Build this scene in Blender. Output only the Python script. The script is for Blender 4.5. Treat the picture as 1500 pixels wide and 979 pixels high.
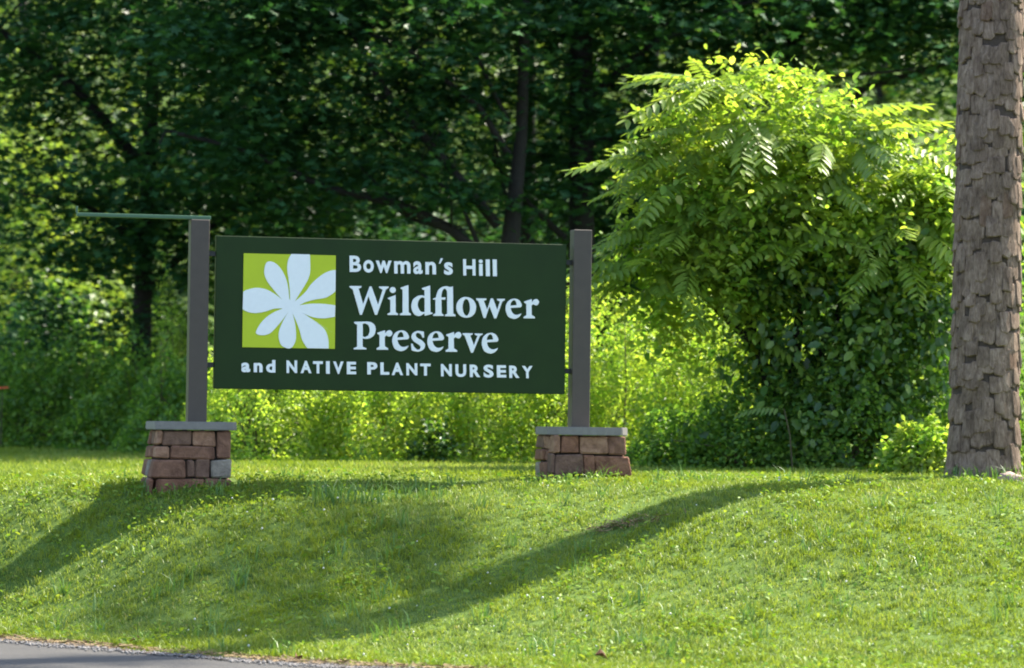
import bpy, bmesh, math, random
import numpy as np
from mathutils import Vector, Matrix
R = math.radians
random.seed(7)
rng = np.random.default_rng(11)
scene = bpy.context.scene
for o in list(bpy.data.objects): bpy.data.objects.remove(o)
C = scene.collection

# ------------------------------------------------------------------ camera, sky, sun, exposure
EYE = 1.36
cam_d = bpy.data.cameras.new("camera"); cam = bpy.data.objects.new("camera", cam_d); C.objects.link(cam)
cam_d.sensor_width = 36; cam_d.lens = 125.4; cam_d.clip_end = 2000; cam_d.clip_start = .1
cam.matrix_world = Matrix.Translation((0, 0, EYE)) @ Matrix.Rotation(R(90 + 1.58), 4, 'X') @ Matrix.Rotation(R(.78), 4, 'Z')
cam_d.dof.use_dof = True; cam_d.dof.focus_distance = 24.1; cam_d.dof.aperture_fstop = 2.1
scene.camera = cam

SUN_AZ = math.atan2(.77, .64); SUN_EL = R(50)
w = bpy.data.worlds.new("World"); scene.world = w; w.use_nodes = True
nt = w.node_tree; nt.nodes.clear()
sky = nt.nodes.new('ShaderNodeTexSky'); sky.sky_type = 'NISHITA'; sky.sun_disc = False
sky.sun_elevation = SUN_EL; sky.sun_rotation = SUN_AZ; sky.air_density = 1.0; sky.dust_density = 1.5
bg = nt.nodes.new('ShaderNodeBackground'); bg.inputs[1].default_value = .13
wo = nt.nodes.new('ShaderNodeOutputWorld')
nt.links.new(sky.outputs[0], bg.inputs[0]); nt.links.new(bg.outputs[0], wo.inputs[0])
sd = bpy.data.lights.new("sun", 'SUN'); sd.energy = 4.6; sd.angle = R(.7); sd.color = (1, .93, .80)
sun = bpy.data.objects.new("sun", sd); C.objects.link(sun)
sdir = Vector((math.sin(SUN_AZ) * math.cos(SUN_EL), math.cos(SUN_AZ) * math.cos(SUN_EL), math.sin(SUN_EL)))
sun.rotation_euler = sdir.to_track_quat('Z', 'Y').to_euler()
vs = scene.view_settings; vs.view_transform = 'Standard'; vs.look = 'None'; vs.exposure = 1.86; vs.gamma = 1
scene.cycles.max_bounces = 8; scene.cycles.transmission_bounces = 4; scene.cycles.diffuse_bounces = 4
scene.cycles.filter_width = 1.9
try: scene.cycles.use_denoising = True
except Exception: pass

# ------------------------------------------------------------------ materials
def mat(name):
    m = bpy.data.materials.new(name); m.use_nodes = True
    n = m.node_tree; n.nodes.clear()
    out = n.nodes.new('ShaderNodeOutputMaterial')
    return m, n, out

def ramp(n, stops):
    r = n.nodes.new('ShaderNodeValToRGB'); e = r.color_ramp.elements
    while len(e) < len(stops): e.new(.5)
    for k, (p, c) in enumerate(stops):
        e[k].position = p; e[k].color = (*c, 1)
    return r

def noise(n, scale, detail=4, rough=.6, vec=None, dist=0):
    t = n.nodes.new('ShaderNodeTexNoise'); t.inputs['Scale'].default_value = scale
    t.inputs['Detail'].default_value = detail; t.inputs['Roughness'].default_value = rough; t.inputs['Distortion'].default_value = dist
    if vec: n.links.new(vec, t.inputs['Vector'])
    return t

def coords(n, which='Object'):
    return n.nodes.new('ShaderNodeTexCoord').outputs[which]

def mixc(n, a, b, f, mode='MIX'):
    m = n.nodes.new('ShaderNodeMix'); m.data_type = 'RGBA'; m.blend_type = mode
    for s, v in ((m.inputs[6], a), (m.inputs[7], b), (m.inputs[0], f)):
        if hasattr(v, 'is_linked'): n.links.new(v, s)
        elif isinstance(v, (int, float)): s.default_value = v
        else: s.default_value = (*v, 1)
    return m.outputs[2]

def leaf_mat(name, stops, trans=.45, gloss=.06, patch=None, patch_scale=.6, tsat=(1.25, 1.15, .55), rough=.42):
    """leaf: diffuse + translucent + a thin sheen; colour varies leaf by leaf through the point attribute rnd"""
    m, n, out = mat(name)
    at = n.nodes.new('ShaderNodeAttribute'); at.attribute_name = 'rnd'
    r = ramp(n, stops); n.links.new(at.outputs['Fac'], r.inputs[0])
    col = r.outputs[0]
    if patch:
        ns = noise(n, patch_scale, 3, .55, coords(n, 'Object'))
        rr = ramp(n, [(.42, (0, 0, 0)), (.62, (1, 1, 1))]); n.links.new(ns.outputs[0], rr.inputs[0])
        col = mixc(n, col, patch, rr.outputs[0])
    d = n.nodes.new('ShaderNodeBsdfDiffuse'); n.links.new(col, d.inputs[0])
    t = n.nodes.new('ShaderNodeBsdfTranslucent')
    n.links.new(mixc(n, col, tsat, 1.0, 'MULTIPLY'), t.inputs[0])
    mx = n.nodes.new('ShaderNodeMixShader'); mx.inputs[0].default_value = trans
    n.links.new(d.outputs[0], mx.inputs[1]); n.links.new(t.outputs[0], mx.inputs[2])
    g = n.nodes.new('ShaderNodeBsdfGlossy'); g.inputs['Roughness'].default_value = rough
    g.inputs[0].default_value = (1, 1, 1, 1)
    m2 = n.nodes.new('ShaderNodeMixShader'); m2.inputs[0].default_value = gloss
    n.links.new(mx.outputs[0], m2.inputs[1]); n.links.new(g.outputs[0], m2.inputs[2])
    n.links.new(m2.outputs[0], out.inputs[0])
    return m

def solid(name, col, rough=.6, var=.15, scale=20, bump=.0, metal=0, spec=.4, col2=None, detail=5):
    m, n, out = mat(name)
    b = n.nodes.new('ShaderNodeBsdfPrincipled'); b.inputs['Roughness'].default_value = rough; b.inputs['Metallic'].default_value = metal
    b.inputs['Specular IOR Level'].default_value = spec
    co = coords(n)
    ns = noise(n, scale, detail, .65, co)
    c2 = col2 or tuple(c * (1 - var) for c in col)
    r = ramp(n, [(.3, c2), (.7, col)]); n.links.new(ns.outputs[0], r.inputs[0])
    n.links.new(r.outputs[0], b.inputs[0])
    if bump:
        bp = n.nodes.new('ShaderNodeBump'); bp.inputs['Strength'].default_value = .8; bp.inputs['Distance'].default_value = bump
        n.links.new(ns.outputs[0], bp.inputs['Height']); n.links.new(bp.outputs[0], b.inputs['Normal'])
    n.links.new(b.outputs[0], out.inputs[0])
    return m

def grass_mat():
    return leaf_mat('grass_blade', [(0, (.095, .16, .022)), (.45, (.192, .268, .052)), (.8, (.265, .338, .07)), (.97, (.28, .33, .05)), (1, (.38, .36, .13))],
                    trans=.42, gloss=.018, patch=(.19, .26, .020), patch_scale=.9, tsat=(1.15, 1.1, .6))
M = {}
M['grass'] = grass_mat()
M['weed'] = leaf_mat('weed_leaf', [(0, (.08, .18, .022)), (.6, (.16, .27, .034)), (1, (.26, .34, .05))], trans=.4, gloss=.012)
M['tall_grass'] = leaf_mat('tall_grass', [(0, (.07, .17, .03)), (1, (.16, .27, .06))], trans=.35, gloss=.03)
M['hedge'] = leaf_mat('hedge_leaf', [(0, (.085, .19, .026)), (.5, (.20, .33, .044)), (.85, (.28, .40, .06)), (1, (.42, .42, .10))], trans=.6, gloss=.02, patch=(.27, .34, .05), patch_scale=2.2, tsat=(1.75, 1.75, .95))
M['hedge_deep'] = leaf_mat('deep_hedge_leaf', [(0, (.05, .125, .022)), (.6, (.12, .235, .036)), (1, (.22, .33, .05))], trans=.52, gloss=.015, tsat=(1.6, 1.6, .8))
M['frond'] = leaf_mat('frond_leaflet', [(0, (.10, .19, .035)), (.5, (.17, .265, .045)), (1, (.27, .35, .055))], trans=.5, gloss=.03, tsat=(1.6, 1.5, .8), rough=.4)
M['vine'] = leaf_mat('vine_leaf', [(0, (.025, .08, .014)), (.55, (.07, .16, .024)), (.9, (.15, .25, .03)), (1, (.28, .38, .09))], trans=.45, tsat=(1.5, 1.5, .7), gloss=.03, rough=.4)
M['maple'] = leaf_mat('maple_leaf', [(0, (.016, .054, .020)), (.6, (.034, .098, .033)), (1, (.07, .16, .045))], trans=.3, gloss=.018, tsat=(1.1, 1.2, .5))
M['far'] = leaf_mat('far_leaf', [(0, (.03, .075, .014)), (.6, (.07, .14, .022)), (1, (.16, .23, .04))], trans=.5, gloss=.05)
M['pale'] = leaf_mat('pale_leaf', [(0, (.06, .11, .03)), (.7, (.12, .19, .06)), (1, (.26, .33, .14))], trans=.5, gloss=.08)
M['needle'] = leaf_mat('pine_needle', [(0, (.03, .07, .02)), (1, (.06, .12, .03))], trans=.2, gloss=.05)
M['panel'] = solid('dark_green_paint', (.0115, .034, .0030), .5, .22, 5, .0004, spec=.22)
M['lime'] = solid('lime_paint', (.47, .56, .012), .5, .06, 14)
M['white'] = solid('white_lettering', (.82, .84, .82), .45, .05, 30)
M['post'] = solid('brown_grey_paint', (.070, .055, .041), .5, .16, 14, .0008)
M['arm'] = solid('green_painted_metal', (.04, .115, .055), .35, .12, 16, spec=.5)
M['iron'] = solid('black_bracket', (.02, .022, .02), .5)
M['cap'] = solid('bluestone_cap', (.205, .19, .17), .75, .22, 26, .004)
M['mortar'] = solid('dark_joint', (.028, .024, .02), .95, .3, 50, .004)
M['limb'] = solid('dark_bark', (.020, .017, .013), .9, .45, 18, .02)
M['stem'] = solid('green_brown_stem', (.09, .08, .035), .8, .3, 20)
M['trunk_core'] = solid('bark_furrow', (.078, .056, .042), .95, .5, 34, .012)
M['rock'] = solid('pink_rock', (.34, .24, .19), .85, .3, 12, .01)
M['dead'] = solid('dead_leaf', (.16, .065, .028), .8, .5, 40, .003)
M['straw'] = solid('straw_litter', (.26, .18, .09), .9, .4, 40)
M['flower_orange'] = solid('orange_petal', (.75, .12, .03), .5, .2, 20)
M['clover'] = solid('clover_flower', (.62, .62, .52), .8, .2, 60)
M['gravel'] = solid('gravel', (.28, .26, .24), .9, .55, 8)

def stone_mat(name, c1, c2, c3):
    m, n, out = mat(name)
    b = n.nodes.new('ShaderNodeBsdfPrincipled'); b.inputs['Roughness'].default_value = .88; b.inputs['Specular IOR Level'].default_value = .25
    oi = n.nodes.new('ShaderNodeObjectInfo'); co = coords(n)
    ns = noise(n, 13, 6, .68, co, .6); n2 = noise(n, 70, 4, .7, co)
    r = ramp(n, [(.28, c1), (.5, c2), (.74, c3)]); n.links.new(ns.outputs[0], r.inputs[0])
    n.links.new(mixc(n, r.outputs[0], mixc(n, (.3, .28, .26), (.75, .75, .75), n2.outputs[0]), .45, 'OVERLAY'), b.inputs[0])
    ad = n.nodes.new('ShaderNodeMath'); ad.operation = 'ADD'; n.links.new(ns.outputs[0], ad.inputs[0]); n.links.new(n2.outputs[0], ad.inputs[1])
    bp = n.nodes.new('ShaderNodeBump'); bp.inputs['Strength'].default_value = .9; bp.inputs['Distance'].default_value = .02
    n.links.new(ad.outputs[0], bp.inputs['Height']); n.links.new(bp.outputs[0], b.inputs['Normal'])
    n.links.new(b.outputs[0], out.inputs[0]); return m
M['st_brown'] = stone_mat('brown_stone', (0.106, 0.053, 0.034), (0.205, 0.106, 0.068), (0.304, 0.164, 0.104))
M['st_dark'] = stone_mat('purple_grey_stone', (0.098, 0.055, 0.039), (0.172, 0.100, 0.069), (0.264, 0.159, 0.109))
M['st_tan'] = stone_mat('tan_stone', (0.158, 0.085, 0.052), (0.317, 0.175, 0.109), (0.449, 0.276, 0.180))
M['st_grey'] = stone_mat('pale_grey_stone', (.14, .12, .095), (.26, .22, .175), (.38, .33, .26))
M['st_red'] = stone_mat('red_stone', (0.112, 0.051, 0.031), (0.218, 0.104, 0.063), (0.330, 0.170, 0.104))
def bark_mat(name, c1, c2, c3):
    m, n, out = mat(name)
    b = n.nodes.new('ShaderNodeBsdfPrincipled'); b.inputs['Roughness'].default_value = .92; b.inputs['Specular IOR Level'].default_value = .15
    mp = n.nodes.new('ShaderNodeMapping'); mp.inputs['Scale'].default_value = (1, 1, .28); n.links.new(coords(n), mp.inputs[0])
    n1 = noise(n, 42, 6, .7, mp.outputs[0], .8); n2 = noise(n, 7, 4, .6, coords(n)); n3 = noise(n, 150, 3, .7, mp.outputs[0])
    r_ = ramp(n, [(.3, c1), (.5, c2), (.72, c3)]); n.links.new(n1.outputs[0], r_.inputs[0])
    k = ramp(n, [(.3, (.62, .58, .55)), (.7, (1.15, 1.12, 1.1))]); n.links.new(n2.outputs[0], k.inputs[0])
    n.links.new(mixc(n, r_.outputs[0], k.outputs[0], 1.0, 'MULTIPLY'), b.inputs[0])
    ad = n.nodes.new('ShaderNodeMath'); ad.operation = 'ADD'; n.links.new(n1.outputs[0], ad.inputs[0]); n.links.new(n3.outputs[0], ad.inputs[1])
    bp = n.nodes.new('ShaderNodeBump'); bp.inputs['Distance'].default_value = .012; n.links.new(ad.outputs[0], bp.inputs['Height']); n.links.new(bp.outputs[0], b.inputs['Normal'])
    n.links.new(b.outputs[0], out.inputs[0]); return m
M['bark0'] = bark_mat('grey_bark', (.105, .070, .050), (.245, .178, .132), (.38, .295, .225))
M['bark1'] = bark_mat('brown_bark', (.08, .055, .040), (.195, .142, .105), (.32, .245, .19))
M['bark2'] = bark_mat('rusty_bark', (.085, .052, .036), (.20, .13, .09), (.30, .22, .16))

def ground_mat():
    m, n, out = mat('lawn_soil')
    b = n.nodes.new('ShaderNodeBsdfPrincipled'); b.inputs['Roughness'].default_value = .95; b.inputs['Specular IOR Level'].default_value = .1
    co = coords(n)
    a = noise(n, 1.1, 4, .6, co); d = noise(n, 38, 5, .7, co)
    r1 = ramp(n, [(.35, (.055, .11, .016)), (.65, (.10, .17, .025))]); n.links.new(a.outputs[0], r1.inputs[0])
    r2 = ramp(n, [(.35, (.035, .06, .012)), (.7, (.15, .19, .05))]); n.links.new(d.outputs[0], r2.inputs[0])
    n.links.new(mixc(n, r1.outputs[0], r2.outputs[0], .5), b.inputs[0])
    n.links.new(b.outputs[0], out.inputs[0]); return m
M['ground'] = ground_mat()
M['soil'] = solid('bare_soil', (.07, .05, .035), .95, .6, 30, .01)

def road_mat():
    m, n, out = mat('asphalt')
    b = n.nodes.new('ShaderNodeBsdfPrincipled'); b.inputs['Roughness'].default_value = .85
    co = coords(n)
    a = noise(n, 130, 3, .8, co); d = noise(n, 1.6, 4, .6, co)
    r1 = ramp(n, [(.3, (.024, .022, .020)), (.55, (.044, .041, .037)), (.75, (.13, .12, .105))]); n.links.new(a.outputs[0], r1.inputs[0])
    r2 = ramp(n, [(.3, (.75, .75, .75)), (.7, (1.1, 1.08, 1.05))]); n.links.new(d.outputs[0], r2.inputs[0])
    n.links.new(mixc(n, r1.outputs[0], r2.outputs[0], 1.0, 'MULTIPLY'), b.inputs[0])
    bp = n.nodes.new('ShaderNodeBump'); bp.inputs['Distance'].default_value = .004; n.links.new(a.outputs[0], bp.inputs['Height']); n.links.new(bp.outputs[0], b.inputs['Normal'])
    n.links.new(b.outputs[0], out.inputs[0]); return m
M['road'] = road_mat()

# ------------------------------------------------------------------ helpers
def tag(o, label=None, cat=None, group=None, kind=None):
    if label: o['label'] = label
    if cat: o['category'] = cat
    if group: o['group'] = group
    if kind: o['kind'] = kind
    return o

def link(name, me, m=None, parent=None, loc=None):
    o = bpy.data.objects.new(name, me); C.objects.link(o)
    if m is not None and me is not None and not me.materials: me.materials.append(m)
    if parent: o.parent = parent
    if loc is not None: o.location = loc
    return o

def empty(name, loc, rz=0):
    o = bpy.data.objects.new(name, None); C.objects.link(o); o.location = loc; o.rotation_euler = (0, 0, rz); o.empty_display_size = .2
    return o

def np_mesh(name, V, loops, counts, rnd=None, smooth=False):
    me = bpy.data.meshes.new(name)
    V = np.ascontiguousarray(V, dtype=np.float32); loops = np.ascontiguousarray(loops, dtype=np.int32); counts = np.ascontiguousarray(counts, dtype=np.int32)
    me.vertices.add(len(V)); me.vertices.foreach_set('co', V.ravel())
    me.loops.add(len(loops)); me.loops.foreach_set('vertex_index', loops)
    me.polygons.add(len(counts))
    st = np.zeros(len(counts), np.int32); st[1:] = np.cumsum(counts)[:-1]
    me.polygons.foreach_set('loop_start', st); me.polygons.foreach_set('loop_total', counts)
    me.update(calc_edges=True)
    if rnd is not None:
        a = me.attributes.new('rnd', 'FLOAT', 'POINT'); a.data.foreach_set('value', np.ascontiguousarray(rnd, dtype=np.float32))
    if smooth: me.polygons.foreach_set('use_smooth', np.ones(len(counts), bool))
    return me

def bm_obj(name, bm, m, parent=None, smooth=False):
    me = bpy.data.meshes.new(name); bm.to_mesh(me); bm.free()
    if smooth:
        for p in me.polygons: p.use_smooth = True
    return link(name, me, m, parent)

def box_bm(x0, x1, y0, y1, z0, z1, bev=0, jit=0, rr=random):
    bm = bmesh.new()
    vs_ = [bm.verts.new((x, y, z)) for z in (z0, z1) for y in (y0, y1) for x in (x0, x1)]
    for f in ((0, 2, 3, 1), (4, 5, 7, 6), (0, 1, 5, 4), (1, 3, 7, 5), (3, 2, 6, 7), (2, 0, 4, 6)): bm.faces.new([vs_[i] for i in f])
    if jit:
        for v in vs_: v.co += Vector([rr.uniform(-jit, jit) for _ in range(3)])
    if bev: bmesh.ops.bevel(bm, geom=list(bm.edges), offset=bev, segments=1, affect='EDGES', profile=.6)
    if jit:
        for v in bm.verts: v.co += Vector([rr.uniform(-jit, jit) * .35 for _ in range(3)])
    return bm

class Tubes:
    def __init__(s): s.V = []; s.L = []; s.n = 0; s.c = []
    def add(s, pts, rad, k=6):
        pts = [Vector(p) for p in pts]
        rings = []
        for i, p in enumerate(pts):
            t = (pts[min(i + 1, len(pts) - 1)] - pts[max(i - 1, 0)]).normalized()
            a = t.cross(Vector((0.13, .21, 1)));  a = (a if a.length > .1 else t.cross(Vector((1, 0, 0)))).normalized(); b = t.cross(a)
            r = rad[i] if hasattr(rad, '__len__') else rad
            rings.append([p + (a * math.cos(2 * math.pi * j / k) + b * math.sin(2 * math.pi * j / k)) * r for j in range(k)])
        for i, rg in enumerate(rings):
            s.V += [tuple(v) for v in rg]
        for i in range(len(rings) - 1):
            for j in range(k):
                a0 = s.n + i * k + j; a1 = s.n + i * k + (j + 1) % k
                s.L += [a0, a1, a1 + k, a0 + k]; s.c.append(4)
        s.L += [s.n + (len(rings) - 1) * k + j for j in range(k)]; s.c.append(k)
        s.n += len(rings) * k
    def build(s, name, m, parent=None):
        return link(name, np_mesh(name, np.array(s.V), np.array(s.L), np.array(s.c), smooth=True), m, parent)

# leaf outlines (length 1 along x)
KITE = (np.array([[0, 0, 0], [.45, .30, .07], [1, 0, -.06], [.45, -.30, .07]]), [[0, 2, 1], [0, 3, 2]])
OVAL = (np.array([[0, 0, 0], [.28, .27, .06], [.7, .24, .04], [1, 0, -.08], [.7, -.24, .04], [.28, -.27, .06], [.5, 0, 0]]),
        [[0, 6, 2, 1], [6, 3, 2], [0, 5, 4, 6], [6, 4, 3]])
LANCE = (np.array([[0, 0, 0], [.3, .15, .03], [1, 0, -.1], [.3, -.15, .03]]), [[0, 2, 1], [0, 3, 2]])
_st = []
for k, (ang, rr_) in enumerate([(0, 1), (22, .42), (48, .92), (72, .38), (105, .72), (150, .30), (180, .12), (210, .30), (255, .72), (288, .38), (312, .92), (338, .42)]):
    _st.append([.35 + rr_ * .62 * math.cos(R(ang)), rr_ * .62 * math.sin(R(ang)), .03 * math.sin(k * 2.1)])
STAR = (np.array(_st), [list(range(12))])

def leaf_cloud(P, size, tmpl, bias=.6, droop=0., rnd=None, N=None, T=None):
    """returns V, loops, counts, rnd for leaves at P"""
    P = np.asarray(P, float); n = len(P)
    size = np.broadcast_to(np.asarray(size, float), (n,)) * rng.uniform(.65, 1.25, n)
    if N is None:
        N = rng.normal(size=(n, 3)) * (1 - bias); N[:, 2] = np.abs(N[:, 2]) + bias
    N = N / np.linalg.norm(N, axis=1)[:, None]
    if T is None: T = rng.normal(size=(n, 3)); T[:, 2] -= droop
    T = T - (T * N).sum(1)[:, None] * N; T /= np.linalg.norm(T, axis=1)[:, None]
    B = np.cross(N, T)
    tv, tf = tmpl; k = len(tv)
    V = P[:, None, :] + size[:, None, None] * (tv[None, :, 0, None] * T[:, None] + tv[None, :, 1, None] * B[:, None] + tv[None, :, 2, None] * N[:, None])
    lp = np.concatenate([np.array(f) for f in tf]); cn = np.array([len(f) for f in tf])
    loops = (lp[None, :] + (np.arange(n) * k)[:, None]).ravel(); counts = np.tile(cn, n)
    if rnd is None: rnd = rng.random(n)
    return V.reshape(-1, 3), loops, counts, np.repeat(rnd, k)

def join(parts):
    V = []; L = []; Cn = []; Rn = []; off = 0
    for v, l, c, r in parts:
        V.append(v); L.append(l + off); Cn.append(c); Rn.append(r); off += len(v)
    return np.concatenate(V), np.concatenate(L), np.concatenate(Cn), np.concatenate(Rn)

def foliage(name, parts, m, parent=None):
    V, L, c, r = join(parts if isinstance(parts, list) else [parts])
    return link(name, np_mesh(name, V, L, c, r), m, parent)

# ------------------------------------------------------------------ terrain
def edge_y(x):            # far edge of the asphalt
    return np.interp(x, [-60, -8, -5, -3.25, -1.14, .6, 3, 8, 60], [26.8, 25.4, 24.1, 22.5, 20.5, 19.6, 18.9, 18.5, 18.3])
def height(x, y):
    x = np.asarray(x, float); y = np.asarray(y, float)
    top = np.interp(x, [-9, -4, -2.2, -.5, .5, 2, 3.4, 8], [.66, .46, .35, .345, .34, .33, .315, .29])
    far = np.interp(y, [25, 31, 36, 42, 60, 90, 140, 300], [0, .55, 1, 1.2, 3, 3, 3, 3])
    d = np.where(y < 25, top, top + (.22 - top) * np.clip(far, 0, 1))
    d = d - np.interp(y, [38, 50, 70, 100, 140, 300], [0, .6, 3.2, 9, 24, 60])
    ef = edge_y(x); yc = np.interp(x, [-9, -4, -2.2, -.5, .6, 1.6, 8], [27.6, 25.5, 25.25, 25.5, 25.25, 24.75, 24.9])
    s = np.clip((y - ef) / (yc - ef), 0, 1)
    u = np.clip(1 - s, 1e-4, 1 - 1e-4); q = 1.565 * (u / (1 - u)) ** 1.786; e = 1 - q / (1 + q)
    e = np.where(s <= 0, 0, np.where(s >= 1, 1, e))
    e = e + .012 * np.sin(x * 3.1 + y * 1.7) * s * (1 - s) * 4
    z = EYE * 0 + (EYE - d) * e
    z = np.where(y < ef, 0, z)
    return z + np.where(y > ef + .15, .012 * np.sin(x * 1.9 + .7 * y) * np.sin(y * 2.3 - x), 0)

def grid(name, xs, ys, zf, m):
    X, Y = np.meshgrid(xs, ys); Z = zf(X, Y)
    V = np.stack([X, Y, Z], -1).reshape(-1, 3); nx = len(xs); ny = len(ys)
    i = np.arange(ny - 1)[:, None] * nx + np.arange(nx - 1)[None]
    L = np.stack([i, i + 1, i + nx + 1, i + nx], -1).reshape(-1)
    return link(name, np_mesh(name, V, L, np.full((nx - 1) * (ny - 1), 4), smooth=True), m)

xs = np.concatenate([np.linspace(-300, -12, 18), np.linspace(-10, 10, 161), np.linspace(12, 300, 18)])
ys = np.concatenate([np.linspace(-60, 17, 12), np.linspace(18, 27, 110), np.linspace(27.2, 60, 60), np.linspace(65, 300, 30)])
g = grid('ground', xs, ys, lambda X, Y: height(X, Y) - np.where(Y < edge_y(X), .05, .0), M['ground']); tag(g, kind='structure')
# road sheet up to the edge of the bank
rx = xs; nrow = 8
RV = []; 
for j in range(nrow):
    t = j / (nrow - 1)
    for x in rx:
        e = float(edge_y(x)) + .035 * math.sin(x * 5.3) + .02 * math.sin(x * 13.1); RV.append((x, 2 + (e - 2) * t ** .5 if j else -60, .012 if j < nrow - 1 else .006))
RV = np.array(RV); i = np.arange(nrow - 1)[:, None] * len(rx) + np.arange(len(rx) - 1)[None]
rd = link('road', np_mesh('road', RV, np.stack([i, i + 1, i + len(rx) + 1, i + len(rx)], -1).reshape(-1), np.full((nrow - 1) * (len(rx) - 1), 4)), M['road']); tag(rd, kind='structure')
# ragged strip of bare soil between asphalt and turf
sx = np.linspace(-10, 10, 700); SV = []
for j, off in enumerate((-.10, .03, .2, .36)):
    for x in sx:
        wv = .05 * math.sin(x * 4.1) + .04 * math.sin(x * 9.7 + 1) + .025 * math.sin(x * 31)
        y = float(edge_y(x)) + off + wv * (1 if j in (0, 3) else .5)
        z = (.016 if j == 0 else float(height(x, y)) + .012)
        SV.append((x, y, z + (.006 * math.sin(x * 47 + j * 2) if j in (1, 2) else 0)))
i = np.arange(3)[:, None] * len(sx) + np.arange(len(sx) - 1)[None]
so = link('soil_verge', np_mesh('soil_verge', np.array(SV), np.stack([i, i + 1, i + len(sx) + 1, i + len(sx)], -1).reshape(-1), np.full(3 * (len(sx) - 1), 4), smooth=True), M['soil']); tag(so, kind='structure')

# ------------------------------------------------------------------ the sign
YAW = R(12.8)
SIGN_X, SIGN_Y = -2.205, 25.0            # centre line of the left post
ux, uy = math.cos(YAW), math.sin(YAW)
SEP = 2.76
CAP_L, CAP_R = EYE + .045, EYE + .045
PW = .132
sign = tag(empty('entrance_sign', (SIGN_X, SIGN_Y, CAP_L), YAW), 'wide dark green preserve sign with lime flower emblem, hung between two grey posts', 'sign')
for s in (0, 1):
    bm = box_bm(SEP * s - PW / 2, SEP * s + PW / 2, -PW / 2, PW / 2, -.02 if s else -.02, 1.415, .004)
    bm_obj('post', bm, M['post'], sign)
# panel
PX0, PX1, PZ0, PZ1, PY = .118, SEP - .112, .233, 1.307, -.030
panel = bm_obj('panel', box_bm(PX0, PX1, PY, PY + .06, PZ0, PZ1, .003), M['panel'], sign)
for s in (0, 1):
    for zz in (.40, 1.18):
        x0, x1 = ((PW / 2 + .001, PX0 + .004) if s == 0 else (PX1 - .004, SEP - PW / 2 - .001))
        bm_obj('bracket', box_bm(x0, x1, -.012, .02, zz - .018, zz + .018, .002), M['iron'], sign)
# rods of the hinge beside the panel edges
# arm on top of the left post
arm = bm_obj('arm', box_bm(-.86, PW / 2 + .012, -.035, .035, 1.417, 1.443, .003), M['arm'], sign)
bm_obj('arm_tip', box_bm(-.866, -.852, -.012,   .012, 1.443, 1.487, .002), M['arm'], arm)

# artwork is laid out in the flat panel's own coordinates: H maps measured drawing units to panel metres
def homography(src, dst):
    A = []; b = []
    for (x, y), (X, Y) in zip(src, dst):
        A.append([x, y, 1, 0, 0, 0, -X * x, -X * y]); b.append(X)
        A.append([0, 0, 0, x, y, 1, -Y * x, -Y * y]); b.append(Y)
    h = np.linalg.solve(np.array(A, float), np.array(b, float)); return np.append(h, 1).reshape(3, 3)
HM = homography([(316, 345.5), (827.5, 355), (820.5, 573), (313, 568)], [(PX0, PZ1), (PX1, PZ1), (PX1, PZ0), (PX0, PZ0)])
def to_panel(p):
    v = HM @ np.array([p[0], p[1], 1.0]); return v[0] / v[2], v[1] / v[2]
def smooth_contour(pts, n=5):
    """pts: (x, y) smooth or (x, y, 1) corner; Catmull-Rom between corners"""
    out = []; m = len(pts)
    for i in range(m):
        p0, p1, p2, p3 = pts[i - 1], pts[i], pts[(i + 1) % m], pts[(i + 2) % m]
        c1 = len(p1) > 2; c2 = len(p2) > 2
        out.append((p1[0], p1[1]))
        if c1 and c2: continue
        a = (p1[0], p1[1]); b = (p2[0], p2[1])
        t1 = (0.5 * (b[0] - p0[0]), .5 * (b[1] - p0[1])) if not c1 else None
        t2 = (0.5 * (p3[0] - a[0]), .5 * (p3[1] - a[1])) if not c2 else None
        if t1 is None: t1 = (1.0 * (b[0] - a[0]) * 1.2 - .3 * t2[0], 1.2 * (b[1] - a[1]) - .3 * t2[1])
        if t2 is None: t2 = (1.2 * (b[0] - a[0]) - .3 * t1[0], 1.2 * (b[1] - a[1]) - .3 * t1[1])
        for k in range(1, n):
            t = k / n; h1 = 2 * t ** 3 - 3 * t * t + 1; h2 = t ** 3 - 2 * t * t + t; h3 = -2 * t ** 3 + 3 * t * t; h4 = t ** 3 - t * t
            out.append((h1 * a[0] + h2 * t1[0] + h3 * b[0] + h4 * t2[0], h1 * a[1] + h2 * t1[1] + h3 * b[1] + h4 * t2[1]))
    return out
def flat_shape(name, contours, m, parent, y, ext=.004, bev=.0015, smoothed=True):
    """contours in panel metres (x, z) -> extruded solid lying on the panel face"""
    cu = bpy.data.curves.new(name, 'CURVE'); cu.dimensions = '2D'; cu.fill_mode = 'BOTH'; cu.extrude = ext; cu.bevel_depth = bev; cu.bevel_resolution = 0; cu.offset = -bev
    for c in contours:
        sp = cu.splines.new('POLY'); sp.points.add(len(c) - 1)
        for q, (x, z) in zip(sp.points, c): q.co = (x, z, 0, 1)
        sp.use_cyclic_u = True
    o = bpy.data.objects.new(name + '_tmp', cu); C.objects.link(o)
    me = bpy.data.meshes.new_from_object(o.evaluated_get(bpy.context.evaluated_depsgraph_get())); bpy.data.objects.remove(o)
    me.transform(Matrix.Translation((0, y, 0)) @ Matrix.Rotation(R(90), 4, 'X'))
    me.materials.clear(); me.name = name
    return link(name, me, m, parent)
def trace(contours, origin, scale):
    return [[to_panel((origin[0] + x / scale, origin[1] + y / scale)) for x, y in smooth_contour(c)] for c in contours]
FACE = PY - .0035
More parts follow.
